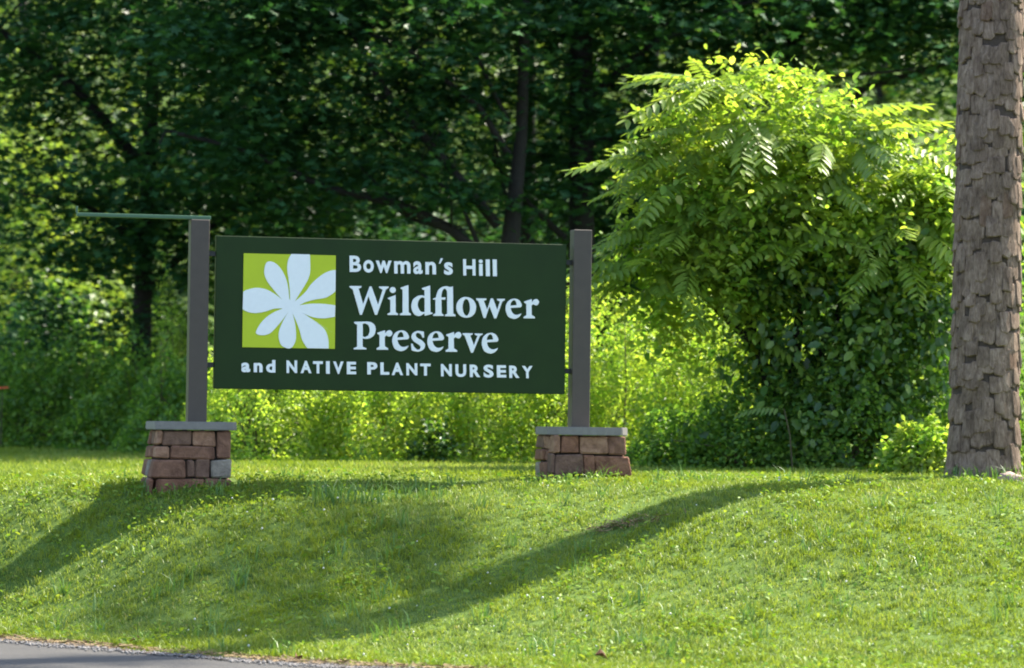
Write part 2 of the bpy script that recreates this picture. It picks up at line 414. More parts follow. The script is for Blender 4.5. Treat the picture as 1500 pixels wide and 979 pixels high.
# logo
SC6 = 979 / 160
sq = [[to_panel((340 + x / SC6, 360 + y / SC6)) for x, y in ((96, 68), (917, 82), (905, 915), (83, 905))]]
flat_shape('logo_square', sq, M['lime'], panel, PY - .003, .003, .001)
c_ = 1
FLOWER = [(520, 72, c_), (490, 130), (482, 210), (495, 300), (505, 400), (508, 488, c_), (500, 470, c_), (490, 370), (470, 290), (430, 210), (375, 155), (320, 140), (290, 165), (278, 240), (300, 310), (350, 380), (400, 440), (440, 485, c_),
          (400, 452), (335, 408), (270, 383), (200, 377), (130, 393), (91, 412, c_), (86, 570, c_), (140, 595), (200, 602), (280, 590), (370, 562), (445, 560, c_), (370, 590), (300, 635), (240, 700), (205, 765), (215, 790), (270, 798),
          (330, 780), (390, 720), (440, 660), (492, 590, c_), (450, 660), (415, 740), (405, 810), (425, 880), (470, 910), (515, 910), (550, 860), (560, 790), (550, 690), (528, 600, c_), (560, 670), (590, 750), (615, 840), (660, 911, c_),
          (848, 913, c_), (845, 830), (815, 745), (740, 680), (650, 620), (580, 575, c_), (640, 610), (720, 638), (810, 645), (906, 630, c_), (909, 528, c_), (830, 518), (730, 513), (650, 520), (590, 530, c_),
          (650, 500), (730, 478), (820, 462), (880, 430), (912, 400, c_), (914, 212, c_), (850, 225), (780, 265), (700, 335), (640, 415), (550, 495, c_), (590, 430), (640, 350), (675, 280), (688, 210), (685, 75, c_)]
flat_shape('flower_emblem', trace([FLOWER], (340, 360), SC6), M['white'], panel, PY - .0085, .0025, .001)
# serif lettering
S9 = 1492 / 160
O1, O2, O3, O4 = (500, 365), (640, 365), (500, 460), (640, 460)
def K(*p): return [(a, b, 1) for a, b in p]
def circ(cx, cy, r): return [(cx + r * math.cos(t * math.pi / 4), cy + r * math.sin(t * math.pi / 4)) for t in range(8)]
G_W = [K((88, 493), (252, 493), (250, 513), (213, 530), (272, 738), (362, 498), (388, 498), (475, 745), (537, 542), (490, 516), (490, 497), (622, 497), (620, 515), (582, 540), (460, 885), (430, 885), (345, 632), (256, 885), (226, 885), (130, 540), (90, 513))]
G_i = [K((608, 652), (713, 612), (713, 845), (744, 864), (744, 885), (600, 885), (600, 868), (640, 848), (640, 682), (610, 666))]
G_dot = [circ(675, 545, 42)]
G_l = [K((780, 512), (888, 475), (888, 845), (918, 866), (918, 887), (768, 887), (768, 868), (806, 848), (808, 540), (782, 527))]
G_d = [K((1072, 515), (1183, 480), (1183, 842), (1212, 850), (1212, 866), (1105, 893), (1098, 860)) + [(1065, 884), (1020, 897), (960, 870), (925, 780), (945, 680), (1005, 628), (1060, 614)] + K((1105, 622), (1105, 545), (1072, 532)),
       K((1105, 652)) + [(1070, 645), (1035, 670), (1012, 735), (1028, 800), (1062, 838)] + K((1105, 838))]
G_fl = [K((1222, 658), (1262, 640)) + [(1270, 600), (1295, 540), (1345, 500), (1405, 487), (1450, 498)] + K((1493, 488), (1493, 858), (1523, 875), (1523, 897), (1380, 897), (1380, 877), (1410, 860), (1412, 590)) + [(1408, 550), (1383, 522), (1352, 545), (1338, 600)]
        + K((1335, 640), (1392, 640), (1385, 672), (1335, 672), (1335, 855), (1362, 875), (1362, 893), (1220, 893), (1220, 875), (1252, 855), (1252, 672), (1222, 672))]
G_o = [[(362, 632), (440, 655), (488, 715), (498, 780), (480, 850), (430, 900), (360, 915), (285, 893), (238, 830), (230, 765), (245, 705), (295, 650)], [(365, 660), (400, 695), (415, 775), (402, 850), (367, 887), (330, 852), (315, 775), (330, 695)]]
G_w = [K((500, 650), (640, 650), (640, 670), (605, 685), (648, 803), (702, 648), (728, 648), (785, 805), (822, 692), (785, 673), (785, 654), (892, 654), (890, 672), (856, 692), (770, 922), (740, 922), (680, 758), (625, 918), (597, 918), (530, 690), (502, 670))]
G_e = [K((1112, 850)) + [(1092, 888), (1050, 918), (1000, 926), (930, 893), (898, 800), (915, 715), (965, 665), (1030, 650), (1085, 672), (1116, 722), (1117, 752)] + K((1098, 770), (968, 778)) + [(980, 825), (1012, 862), (1050, 870), (1082, 862)],
       K((965, 746)) + [(978, 700), (1010, 672), (1038, 690)] + K((1050, 738))]
G_r = [K((1150, 690), (1255, 655), (1258, 700)) + [(1285, 665), (1325, 655), (1355, 690), (1338, 730), (1310, 742), (1275, 728)] + K((1252, 745), (1252, 870), (1295, 898), (1295, 918), (1140, 918), (1140, 898), (1180, 873), (1180, 722), (1152, 705))]
G_P = [K((148, 93), (290, 90)) + [(370, 95), (425, 135), (440, 195), (420, 270), (360, 316), (300, 325)] + K((262, 318), (262, 430), (312, 450), (312, 468), (140, 468), (140, 450), (187, 430), (187, 135), (150, 115)),
       K((265, 122)) + [(300, 118), (340, 142), (358, 200), (342, 268), (300, 297)] + K((265, 292))]
G_s = [K((1092, 222), (1095, 302), (1072, 304)) + [(1055, 265), (1020, 240), (988, 248), (984, 280), (1010, 310), (1070, 345), (1105, 395), (1090, 455), (1030, 490), (970, 490)] + K((922, 474), (917, 385), (938, 383))
       + [(960, 430), (1005, 466), (1038, 452), (1040, 418), (1000, 385), (950, 350), (922, 300), (940, 245), (1000, 212), (1050, 214)]]
G_v = [K((310, 238), (448, 238), (446, 256), (415, 270), (462, 402), (510, 274), (475, 258), (475, 241), (583, 241), (581, 256), (545, 275), (448, 503), (420, 503), (338, 275), (311, 256))]
def bbox(g): a = [p for c in g for p in c]; return min(p[0] for p in a), min(p[1] for p in a), max(p[0] for p in a), max(p[1] for p in a)
def refit(g, bb):
    x0, y0, x1, y1 = bbox(g)
    return [[(bb[0] + (p[0] - x0) / (x1 - x0) * (bb[2] - bb[0]), bb[1] + (p[1] - y0) / (y1 - y0) * (bb[3] - bb[1])) + tuple(p[2:]) for p in c] for c in g]
serif = [(G_W, O1), (G_i + G_dot, O1), (G_l, O1), (G_d, O1), (G_fl, O1), (G_o, O2), (G_w, O2), (G_e, O2), (G_r, O2),
         (G_P, O3), (refit(G_r, (450, 205, 666, 470)), O3), (refit(G_e, (662, 205, 888, 487)), O3), (G_s, O3), (refit(G_e, (1137, 215, 1362, 495)), O3),
         (refit(G_r, (77, 222, 296, 492)), O4), (G_v, O4), (refit(G_e, (568, 230, 792, 512)), O4)]
for g_, o_ in serif: flat_shape('letter', trace(g_, o_, S9), M['white'], panel, FACE - .001, .003, .0018)
# plain lettering: stroke skeletons fattened into outlines, each fitted to its measured box
def font_glyph(ch, fat):
    cu = bpy.data.curves.new('glyph', 'FONT'); cu.body = ch; cu.size = 1; cu.offset = fat; cu.resolution_u = 4
    o = bpy.data.objects.new('glyph', cu); C.objects.link(o)
    cu.extrude = .01
    me = bpy.data.meshes.new_from_object(o.evaluated_get(bpy.context.evaluated_depsgraph_get()))
    bpy.data.objects.remove(o); bpy.data.curves.remove(cu); return me
_gl = {}
def sans(ch, bb, origin, scale, fat):
    if (ch, fat) not in _gl: _gl[(ch, fat)] = font_glyph(ch, fat)
    src = _gl[(ch, fat)]; n = len(src.vertices); co = np.zeros(n * 3); src.vertices.foreach_get('co', co); co = co.reshape(-1, 3)
    x0, x1, y0, y1 = co[:, 0].min(), co[:, 0].max(), co[:, 1].min(), co[:, 1].max()
    out = np.zeros_like(co)
    for k in range(n):
        u = (co[k, 0] - x0) / (x1 - x0); v = (co[k, 1] - y0) / (y1 - y0)
        px = origin[0] + (bb[0] + u * (bb[2] - bb[0])) / scale; py = origin[1] + (bb[3] + v * (bb[1] - bb[3])) / scale
        X, Z = to_panel((px, py)); out[k] = (X, PY - (.008 if co[k, 2] > 0 else 0.0005), Z)
    me = src.copy(); me.vertices.foreach_set('co', out.ravel()); me.materials.clear(); me.name = 'letter'; me.update()
    return link('letter', me, M['white'], panel)
for ch, bb in (('B', (92, 80, 248, 302)), ('o', (278, 137, 420, 310)), ('w', (448, 145, 662, 315)), ('m', (698, 148, 918, 320)), ('a', (957, 150, 1083, 325)), ('n', (1122, 156, 1265, 328)), ('s', (1376, 160, 1494, 333))):
    sans(ch, bb, O1, S9, .028)
for ch, bb in (('H', (330, 117, 497, 340)), ('i', (543, 120, 597, 343)), ('l', (638, 118, 692, 347)), ('l', (733, 118, 787, 347))): sans(ch, bb, O2, S9, .028)
flat_shape('apostrophe', trace([K((1334, 106), (1362, 108), (1326, 180), (1303, 182))], O1, S9), M['white'], panel, FACE - .001, .003, .0012)
S8 = 1500 / 180
for ch, bb in (('a', (103, 168, 210, 284)), ('n', (253, 170, 358, 283)), ('d', (402, 135, 513, 286)), ('N', (648, 138, 775, 290)), ('A', (817, 142, 948, 290)), ('T', (968, 146, 1085, 293)), ('I', (1124, 145, 1168, 296)), ('V', (1210, 147, 1335, 298)), ('E', (1375, 150, 1487, 300))):
    sans(ch, bb, (340, 510), S8, .04)
for ch, bb in (('P', (322, 637, 458, 803)), ('L', (500, 640, 618, 806)), ('A', (652, 642, 805, 810)), ('N', (850, 648, 998, 812)), ('T', (1038, 652, 1178, 815))): sans(ch, bb, O3, S9, .04)
for ch, bb in (('N', (12, 656, 158, 822)), ('U', (208, 658, 352, 830)), ('R', (402, 662, 543, 830)), ('S', (588, 660, 722, 836)), ('E', (768, 668, 893, 833)), ('R', (935, 672, 1072, 838)), ('Y', (1108, 675, 1252, 840))): sans(ch, bb, O4, S9, .04)

# ------------------------------------------------------------------ stone pedestals
def pedestal(x, y, front, flare, rr, label, H, w0=.50, rcap=0):
    base = CAP_L - .058 - H
    t = tag(empty('stone_pedestal', (x, y, base), YAW), label, 'pedestal', 'stone pedestals under the sign posts')
    hw = w0 / 2; fl, fr = flare
    bm = bmesh.new()   # core of dark joints, battered like the stones
    v = [bm.verts.new(p) for p in ((-hw - fl + .03, -hw - .01, -.15), (hw + fr - .03, -hw - .01, -.15), (hw + fr - .03, hw, -.15), (-hw - fl + .03, hw, -.15), (-hw + .03, -hw + .03, H - .003), (hw - .03, -hw + .03, H - .003), (hw - .03, hw - .03, H - .003), (-hw + .03, hw - .03, H - .003))]
    for f in ((3, 2, 1, 0), (4, 5, 6, 7), (0, 1, 5, 4), (1, 2, 6, 5), (2, 3, 7, 6), (3, 0, 4, 7)): bm.faces.new([v[i] for i in f])
    bm_obj('mortar_core', bm, M['mortar'], t)
    def lean(p):
        k = 1 - p.z / H
        if p.x < 0: p.x -= fl * k * min(1, -p.x / hw)
        else: p.x += fr * k * min(1, p.x / hw)
        p.y -= .03 * k * (-p.y / hw) * (1 if p.y < 0 else 1)
        return p
    def stone(a0, a1, z0, z1, d0, d1, m, axis):
        # a along the face, d depth inwards from the face
        g_ = .003
        if axis == 'front': bm = box_bm(a0 + g_, a1 - g_, -hw - d0, -hw + d1, z0 + g_, z1 - g_, .010, .0075, rr)
        elif axis == 'back': bm = box_bm(a0 + g_, a1 - g_, hw - d1, hw + d0, z0 + g_, z1 - g_, .010, .0075, rr)
        elif axis == 'left': bm = box_bm(-hw - d0, -hw + d1, a0 + g_, a1 - g_, z0 + g_, z1 - g_, .010, .0075, rr)
        else: bm = box_bm(hw - d1, hw + d0, a0 + g_, a1 - g_, z0 + g_, z1 - g_, .010, .0075, rr)
        bmesh.ops.triangulate(bm, faces=[f for f in bm.faces if len(f.verts) > 4])
        for q in bm.verts: q.co = lean(q.co)
        bm_obj('stone', bm, m, t)
    for (u0, u1, v0, v1, mk, d) in front:
        z1 = H * (1 - v0); z0 = H * (1 - v1) - (.14 if v1 >= .99 else 0)
        stone(-hw + u0 * w0, -hw + u1 * w0, z0, z1 - .001, d, .12, M[mk], 'front')
    keys = ['st_brown', 'st_dark', 'st_tan', 'st_red', 'st_grey', 'st_brown']
    for axis in ('left', 'right', 'back'):
        z = -.14; row = 0
        hs = [.14 + H * .21, H * .31, H * .22, H * .26]
        for hgt in hs:
            a = -hw + (.12 if axis != 'back' else 0); end = hw - (.0 if axis != 'back' else 0)
            if axis == 'back': a = -hw + .12; end = hw - .12
            while a < end - .02:
                wd = rr.uniform(.12, .3); b = min(end, a + wd)
                if end - b < .07: b = end
                stone(a, b, z, z + hgt - .001, rr.uniform(.0, .014), .12, M[rr.choice(keys)], axis); a = b
            z += hgt; row += 1
    cw = .285
    bm = bmesh.new(); n = 10
    pts = []
    if rcap: # front edge of this cap bows out and its corners are cut
        pts = [(-cw - .01, -cw + .10), (-cw + .05, -cw + .01), (-.08, -cw - .03), (.1, -cw - .03), (cw - .05, -cw + .01), (cw + .01, -cw + .09), (cw, cw - .05), (cw - .06, cw), (-cw + .06, cw), (-cw, cw - .05)]
    else:
        pts = [(-cw, -cw + .03), (-cw + .03, -cw), (cw - .02, -cw - .006), (cw, -cw + .02), (cw, cw), (-cw, cw)]
    lo = [bm.verts.new((px, py, H)) for px, py in pts]; hi = [bm.verts.new((px * .995, py * .995, H + .058)) for px, py in pts]
    bm.faces.new(list(reversed(lo))); bm.faces.new(hi)
    for k in range(len(pts)): bm.faces.new([lo[k], lo[(k + 1) % len(pts)], hi[(k + 1) % len(pts)], hi[k]])
    bmesh.ops.bevel(bm, geom=list(bm.edges), offset=.005, segments=2, affect='EDGES')
    bm_obj('cap_stone', bm, M['cap'], t)
    return t
rs = random.Random(5)
FL = [(-.02, .05, 0, .26, 'st_tan', .006), (.05, .455, .0, .26, 'st_dark', .010), (.455, .78, .0, .27, 'st_tan', .004), (.78, 1.0, 0, .47, 'st_brown', .014),
      (-.02, .175, .26, .47, 'st_tan', .012), (.175, .78, .27, .48, 'st_brown', .006),
      (-.03, .385, .48, .795, 'st_brown', .014), (.385, .495, .48, .795, 'st_dark', .004), (.495, .70, .48, .795, 'st_dark', .009), (.70, 1.0, .475, .795, 'st_grey', .016),
      (-.03, .05, .795, 1, 'st_red', .012), (.05, .63, .795, 1, 'st_red', .008), (.63, 1.0, .795, 1, 'st_brown', .012)]
FR = [(-.01, .10, 0, .33, 'st_tan', .005), (.10, .35, 0, .33, 'st_red', .008), (.35, .735, 0, .34, 'st_tan', .012), (.735, 1.0, 0, .35, 'st_brown', .008),
      (-.03, .02, .33, .70, 'st_dark', .006), (.02, .405, .34, .71, 'st_dark', .014), (.405, .56, .34, .74, 'st_red', .006), (.56, 1.02, .35, .74, 'st_red', .012),
      (-.02, .26, .71, 1, 'st_dark', .012), (.26, .62, .74, 1, 'st_red', .010), (.62, 1.02, .74, 1, 'st_brown', .010)]
pedestal(SIGN_X - .035 * ux, SIGN_Y - .035 * uy, FL, (.07, .0), rs, 'left stone pedestal with a pale grey block low on its right side, square grey cap', .42)
pedestal(SIGN_X + (SEP + .02) * ux, SIGN_Y + (SEP + .02) * uy, FR, (.015, .05), rs, 'right stone pedestal with reddish brown blocks and round-cornered grey cap, beside the dark undergrowth', .395, w0=.525, rcap=1)

# ------------------------------------------------------------------ big pine with plated bark
TX, TY = 3.385, 25.55
tz = float(height(TX, TY)) - .05
pine = tag(empty('pine_tree', (TX, TY, tz)), 'big straight pine trunk with scaly plated bark at the right edge of the bank', 'tree')
def trad(z):       # trunk radius
    return .222 + .04 * math.exp(-z / .09) + .012 * math.exp(-z / .5) + .012 * math.exp(-z / 1.6) - .006 * z * .6
T_ = Tubes()
zz = [0, .08, .2, .4, .8, 1.5, 2.5, 3.5, 5, 6.5, 8, 9.5, 11, 12.6]
lean_x = .012
T_.add([(lean_x * z * .8, .01 * z, z) for z in zz], [max(.05, trad(z) * (1 if z < 6 else 1 - (z - 6) * .1)) for z in zz], 28)
T_.build('trunk', M['trunk_core'], pine)
rb = random.Random(21)
def plate_mesh(th, dth, z, hgt, lift):
    """one bark scale: thick slab bent round the trunk, its lower edge standing off"""
    bm = bmesh.new()
    ol = [(-.5, -.42), (-.36, -.53), (.16, -.56), (.5, -.42), (.5, .42), (.38, .5), (-.3, .5), (-.5, .44)]
    ol = [(a * rb.uniform(.98, 1.2), b * rb.uniform(.98, 1.2)) for a, b in ol]
    cx, cz = 0, 0
    def P(a, b, out):
        zz_ = z + b * hgt; r_ = trad(zz_) + out; t = th + a * dth
        return Vector((lean_x * zz_ * .8 + r_ * math.sin(t), .01 * zz_ - r_ * math.cos(t), zz_))
    inner = [bm.verts.new(P(a, b, -.012)) for a, b in ol]
    mid = [bm.verts.new(P(a, b, lift * (.85 - .55 * b))) for a, b in ol]
    top = [bm.verts.new(P(a * .86, b * .9, lift * (1.15 - .6 * b) + rb.uniform(-.002, .004))) for a, b in ol]
    c0 = bm.verts.new(P(0, 0, lift * 1.35))
    n = len(ol)
    for k in range(n):
        j = (k + 1) % n
        bm.faces.new([inner[k], inner[j], mid[j], mid[k]]); bm.faces.new([mid[k], mid[j], top[j], top[k]]); bm.faces.new([top[k], top[j], c0])
    return bm
rest = bmesh.new(); nplate = 0
z = .02; row = 0
front_plates = []
while z < 10.5:
    hgt = rb.uniform(.11, .165) if z < 5.2 else .22
    k = rb.choice((16, 18, 19, 20)) if z < 5.2 else 12
    for i in range(k):
        dth = 2 * math.pi / k * rb.uniform(.95, 1.12)
        th = 2 * math.pi * (i + .5 * (row % 2) + rb.uniform(-.12, .12)) / k
        h2 = hgt * rb.uniform(.92, 1.25); z2 = z + hgt / 2 + rb.uniform(-.06, .06)
        lift = rb.uniform(.006, .023)
        tt = (th + math.pi) % (2 * math.pi) - math.pi
        if abs(tt - R(-4)) < R(66) and z < 3.6: front_plates.append((th, dth, z2, h2, lift))
        else:
            b2 = plate_mesh(th, dth, z2, h2, lift); me = bpy.data.meshes.new('t'); b2.to_mesh(me); b2.free(); rest.from_mesh(me); bpy.data.meshes.remove(me)
    z += hgt * .96; row += 1
for p in front_plates:
    q = rb.random()
    bm_obj('bark_plate', plate_mesh(*p), M['bark0'] if q < .6 else M['bark1'] if q < .96 else M['bark2'], pine)
ro = bm_obj('bark_plates', rest, M['bark0'], pine); ro['kind'] = 'stuff'
# pine boughs start above the picture: unseen, shaped to throw soft broken shade on the bank
T_ = Tubes(); P = []
for k in range(15):
    a = rb.uniform(0, 2 * math.pi); z0 = rb.uniform(8.6, 12); L = rb.uniform(1.0, 2.9) * (1 - (z0 - 5) * .09)
    toward = math.cos(a - R(155)); L *= (1 + .35 * toward) * .85
    pts = [(lean_x * z0 + L * t * math.cos(a), L * t * math.sin(a), z0 + L * (.1 * t + .12 * t * t)) for t in (0, .35, .7, 1)]
    T_.add(pts, [.04, .028, .016, .006], 5)
    for q in range(9):
        t = rb.uniform(.35, 1.05); c = Vector((lean_x * z0 + L * t * math.cos(a), L * t * math.sin(a), z0 + L * (.1 * t + .12 * t * t)))
        c += Vector((rb.uniform(-.35, .35), rb.uniform(-.35, .35), rb.uniform(-.1, .2)))
        P.append(np.array(c) + rng.normal(size=(90, 3)) * (.15, .15, .09))
for k in range(9):      # lowest boughs, out of view, added and aimed to shade the bank
    a = R(rb.uniform(92, 165)); z0 = 5.1 + .17 * k; L = rb.uniform(1.5, 2.3)
    T_.add([(lean_x * z0 + L * t * math.cos(a), L * t * math.sin(a), z0 + .12 * L * t) for t in (0, .4, .75, 1)], [.04, .028, .016, .006], 5)
    for q in range(8):
        t = rb.uniform(.3, 1.04); c = Vector((lean_x * z0 + L * t * math.cos(a) + rb.uniform(-.3, .3), L * t * math.sin(a) + rb.uniform(-.3, .3), z0 + .12 * L * t))
        P.append(np.array(c) + rng.normal(size=(80, 3)) * (.15, .15, .08))
T_.build('bough', M['limb'], pine)
P = np.concatenate(P)
foliage('crown', leaf_cloud(P, .17, (np.array([[0, -.03, 0], [0, .03, 0], [1, .015, 0], [1, -.015, 0]]), [[0, 1, 2, 3]]), .2), M['needle'], pine)

# ------------------------------------------------------------------ shrubs and trees
def shrub(name, label, cat, x, y, w_, h_, m, n, size=.055, tmpl=OVAL, group=None, dep=None, bump=.4, bias=.5, twigs=9, z0=None, seed=0, mound=False):
    zb = float(height(x, y)) if z0 is None else z0
    t = tag(empty(name, (x, y, zb)), label, cat, group)
    dep = dep or w_
    if mound: w_ = w_ * 1.35
    r0 = np.random.default_rng(seed + 100)
    u = r0.normal(size=(n, 3)); u /= np.linalg.norm(u, axis=1)[:, None]; u[:, 2] = np.abs(u[:, 2])
    # lumpy shell: radius changes with direction
    ph = r0.uniform(0, 6.28, 6)
    bumpf = 1 + bump * (np.sin(u[:, 0] * 5.1 + ph[0]) * np.sin(u[:, 2] * 6.3 + ph[1]) + .6 * np.sin(u[:, 1] * 7 + ph[2] + u[:, 0] * 9) * np.sin(u[:, 2] * 11 + ph[3]))
    rad = (1 - .38 * r0.random(n) ** 1.6) * bumpf
    P = u * rad[:, None] * np.array([w_ / 2, dep / 2, h_])
    if mound:     # a bramble mound: low in front, rising backwards
        th = r0.uniform(0, 2 * math.pi, n); rr_ = np.sqrt(r0.random(n)); bx = rr_ * np.cos(th); by = rr_ * np.sin(th)
        lump = 1 + bump * (np.sin(bx * 7 + ph[0]) * np.sin(by * 8 + ph[1]) + .7 * np.sin(bx * 15 + ph[2] + by * 4) * np.sin(by * 13 + ph[3]))
        zz_ = (1 - rr_ ** 2.2) ** .8 * lump - .24 * r0.random(n) ** 1.5
        P = np.stack([bx * w_ / 2, by * dep / 2, zz_ * h_], -1); u = np.stack([bx * .6, by * .6, np.full(n, .7)], -1)
    P[:, 2] = np.maximum(P[:, 2], .03)
    Nn = u * .45 + r0.normal(size=(n, 3)) * .75; Nn[:, 2] += bias
    parts = [leaf_cloud(P, size, tmpl, N=Nn, droop=.3)]
    T_ = Tubes()
    for k in range(twigs):   # sprigs reaching past the outline
        a = r0.uniform(0, 6.28); ee = r0.uniform(.25, 1.35)
        d = np.array([math.cos(a) * math.cos(ee), math.sin(a) * math.cos(ee), math.sin(ee)])
        e = d * np.array([w_ / 2, dep / 2, h_]) * r0.uniform(.8, 1.15); e[2] = max(e[2], .1)
        T_.add([(0, 0, 0), tuple(e * .5 + np.array([0, 0, .08])), tuple(e)], [.012, .007, .003], 4)
        q = np.linspace(.72, 1.02, 16)[:, None] * e[None] + r0.normal(size=(16, 3)) * .035
        parts.append(leaf_cloud(q, size, tmpl, .5, .3))
    T_.build('stems', M['stem'], t)
    foliage('foliage', parts, m, t)
    return t
def px(p, Y): return (p - 750) / 5225 * Y

hg = 'shrubs of the hedge behind the sign'
S = shrub
S('shrub', 'yellow-green shrub filling the gap right of the left pedestal, below the sign', 'shrub', px(385, 31), 31.0, 1.15, 1.0, M['hedge'], 12500, .038, group=hg, mound=True, dep=2.3, seed=1)
S('shrub', 'sunny shrub with brownish seed stalks, below the and NATIVE lettering', 'shrub', px(480, 31), 31.3, 1.1, 1.05, M['hedge'], 12500, .038, group=hg, mound=True, dep=2.3, seed=2)
S('shrub', 'bright shrub below the middle of the sign, left of the dark hollow', 'shrub', px(575, 31), 31.1, 1.1, 1.05, M['hedge'], 12500, .038, group=hg, mound=True, dep=2.3, seed=3)
S('shrub', 'small dark-leaved shrub added to darken the hollow under the middle of the sign', 'shrub', px(640, 30.3), 30.3, .5, .36, M['vine'], 1500, .045, seed=36)  # added dark leaves stand in for the shade of the hedge hollow
S('shrub', 'bright shrub below the PLANT NURSERY lettering, right of the dark hollow', 'shrub', px(690, 31), 31.2, 1.15, 1.05, M['hedge'], 12500, .038, group=hg, mound=True, dep=2.3, seed=4)
S('shrub', 'bright shrub just left of the right stone pedestal', 'shrub', px(780, 31), 31.2, 1.1, 1.15, M['hedge'], 12500, .038, group=hg, mound=True, dep=2.3, seed=5)
S('shrub', 'tall sunny shrub rising directly behind the right stone pedestal', 'shrub', px(880, 31), 31.5, 1.2, 1.3, M['hedge'], 12500, .038, group=hg, mound=True, dep=2.3, seed=6)
S('shrub', 'sunny shrub one step right of the right pedestal, under the feathery tree', 'shrub', px(985, 31), 30.9, 1.35, 1.3, M['hedge'], 12500, .038, group=hg, mound=True, dep=2.3, seed=7)
S('shrub', 'sunny topped shrub in the middle of the gap between right post and pine trunk', 'shrub', px(1090, 31), 30.4, 1.35, 1.25, M['hedge'], 12500, .038, group=hg, mound=True, dep=2.3, seed=8)
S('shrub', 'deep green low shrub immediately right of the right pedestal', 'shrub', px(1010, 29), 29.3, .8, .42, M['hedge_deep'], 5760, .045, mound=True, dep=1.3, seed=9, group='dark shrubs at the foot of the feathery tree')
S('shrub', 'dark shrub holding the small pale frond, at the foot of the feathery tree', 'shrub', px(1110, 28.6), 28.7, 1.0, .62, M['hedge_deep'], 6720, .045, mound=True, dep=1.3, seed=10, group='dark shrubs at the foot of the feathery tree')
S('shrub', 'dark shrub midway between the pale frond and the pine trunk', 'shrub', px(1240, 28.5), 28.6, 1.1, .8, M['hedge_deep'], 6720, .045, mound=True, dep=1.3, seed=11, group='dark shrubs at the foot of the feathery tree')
S('shrub', 'light green knee-high shrub touching the left side of the pine trunk', 'shrub', px(1350, 27.5), 27.3, .6, .33, M['hedge'], 3600, seed=12, mound=True)
S('shrub', 'tall dark shrub filling the gap between the feathery tree and the pine trunk', 'shrub', px(1350, 30), 30.6, 1.3, 1.9, M['vine'], 6500, .06, seed=32)
S('shrub', 'green shrub beyond the pine trunk at the right edge', 'shrub', px(1540, 30), 30.3, 2.3, 1.7, M['hedge_deep'], 9000, seed=31)
lg = 'shaded shrubs along the left side of the lawn'
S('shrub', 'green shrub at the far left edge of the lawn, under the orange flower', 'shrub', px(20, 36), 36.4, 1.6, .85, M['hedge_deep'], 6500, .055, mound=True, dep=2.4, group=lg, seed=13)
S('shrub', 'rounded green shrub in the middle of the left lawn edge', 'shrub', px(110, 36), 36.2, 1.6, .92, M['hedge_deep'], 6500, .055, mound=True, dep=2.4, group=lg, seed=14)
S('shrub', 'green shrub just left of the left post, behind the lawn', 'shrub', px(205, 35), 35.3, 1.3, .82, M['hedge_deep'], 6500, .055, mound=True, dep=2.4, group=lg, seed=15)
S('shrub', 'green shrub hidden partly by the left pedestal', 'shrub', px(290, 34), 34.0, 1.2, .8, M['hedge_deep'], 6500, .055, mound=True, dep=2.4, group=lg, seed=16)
S('sapling', 'bright yellow-green sapling beside the left post at mid height', 'sapling', px(258, 34.5), 34.9, .55, 1.55, M['hedge'], 2600, .07, LANCE, twigs=26, seed=17, bump=.4)
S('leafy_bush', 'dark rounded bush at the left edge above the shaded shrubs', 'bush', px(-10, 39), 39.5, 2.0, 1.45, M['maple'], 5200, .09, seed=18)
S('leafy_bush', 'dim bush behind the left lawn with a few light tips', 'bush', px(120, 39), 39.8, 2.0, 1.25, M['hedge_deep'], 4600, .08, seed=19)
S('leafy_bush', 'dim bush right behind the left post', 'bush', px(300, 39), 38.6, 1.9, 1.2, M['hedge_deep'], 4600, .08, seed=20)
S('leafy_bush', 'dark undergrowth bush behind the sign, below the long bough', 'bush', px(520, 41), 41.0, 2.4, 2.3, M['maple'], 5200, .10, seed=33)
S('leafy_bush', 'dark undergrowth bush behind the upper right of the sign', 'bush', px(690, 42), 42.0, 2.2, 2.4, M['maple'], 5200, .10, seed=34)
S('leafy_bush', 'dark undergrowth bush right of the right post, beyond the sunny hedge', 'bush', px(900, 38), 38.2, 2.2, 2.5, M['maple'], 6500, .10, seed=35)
S('leafy_bush', 'sunlit tall bush at the left edge level with the sign top', 'bush', px(5, 43), 43.5, 2.1, 3.7, M['frond'], 7000, .10, seed=21)
S('leafy_bush', 'half lit bush behind the tip of the sign arm', 'bush', px(95, 45), 45.5, 1.9, 3.2, M['frond'], 5000, .09, seed=22)

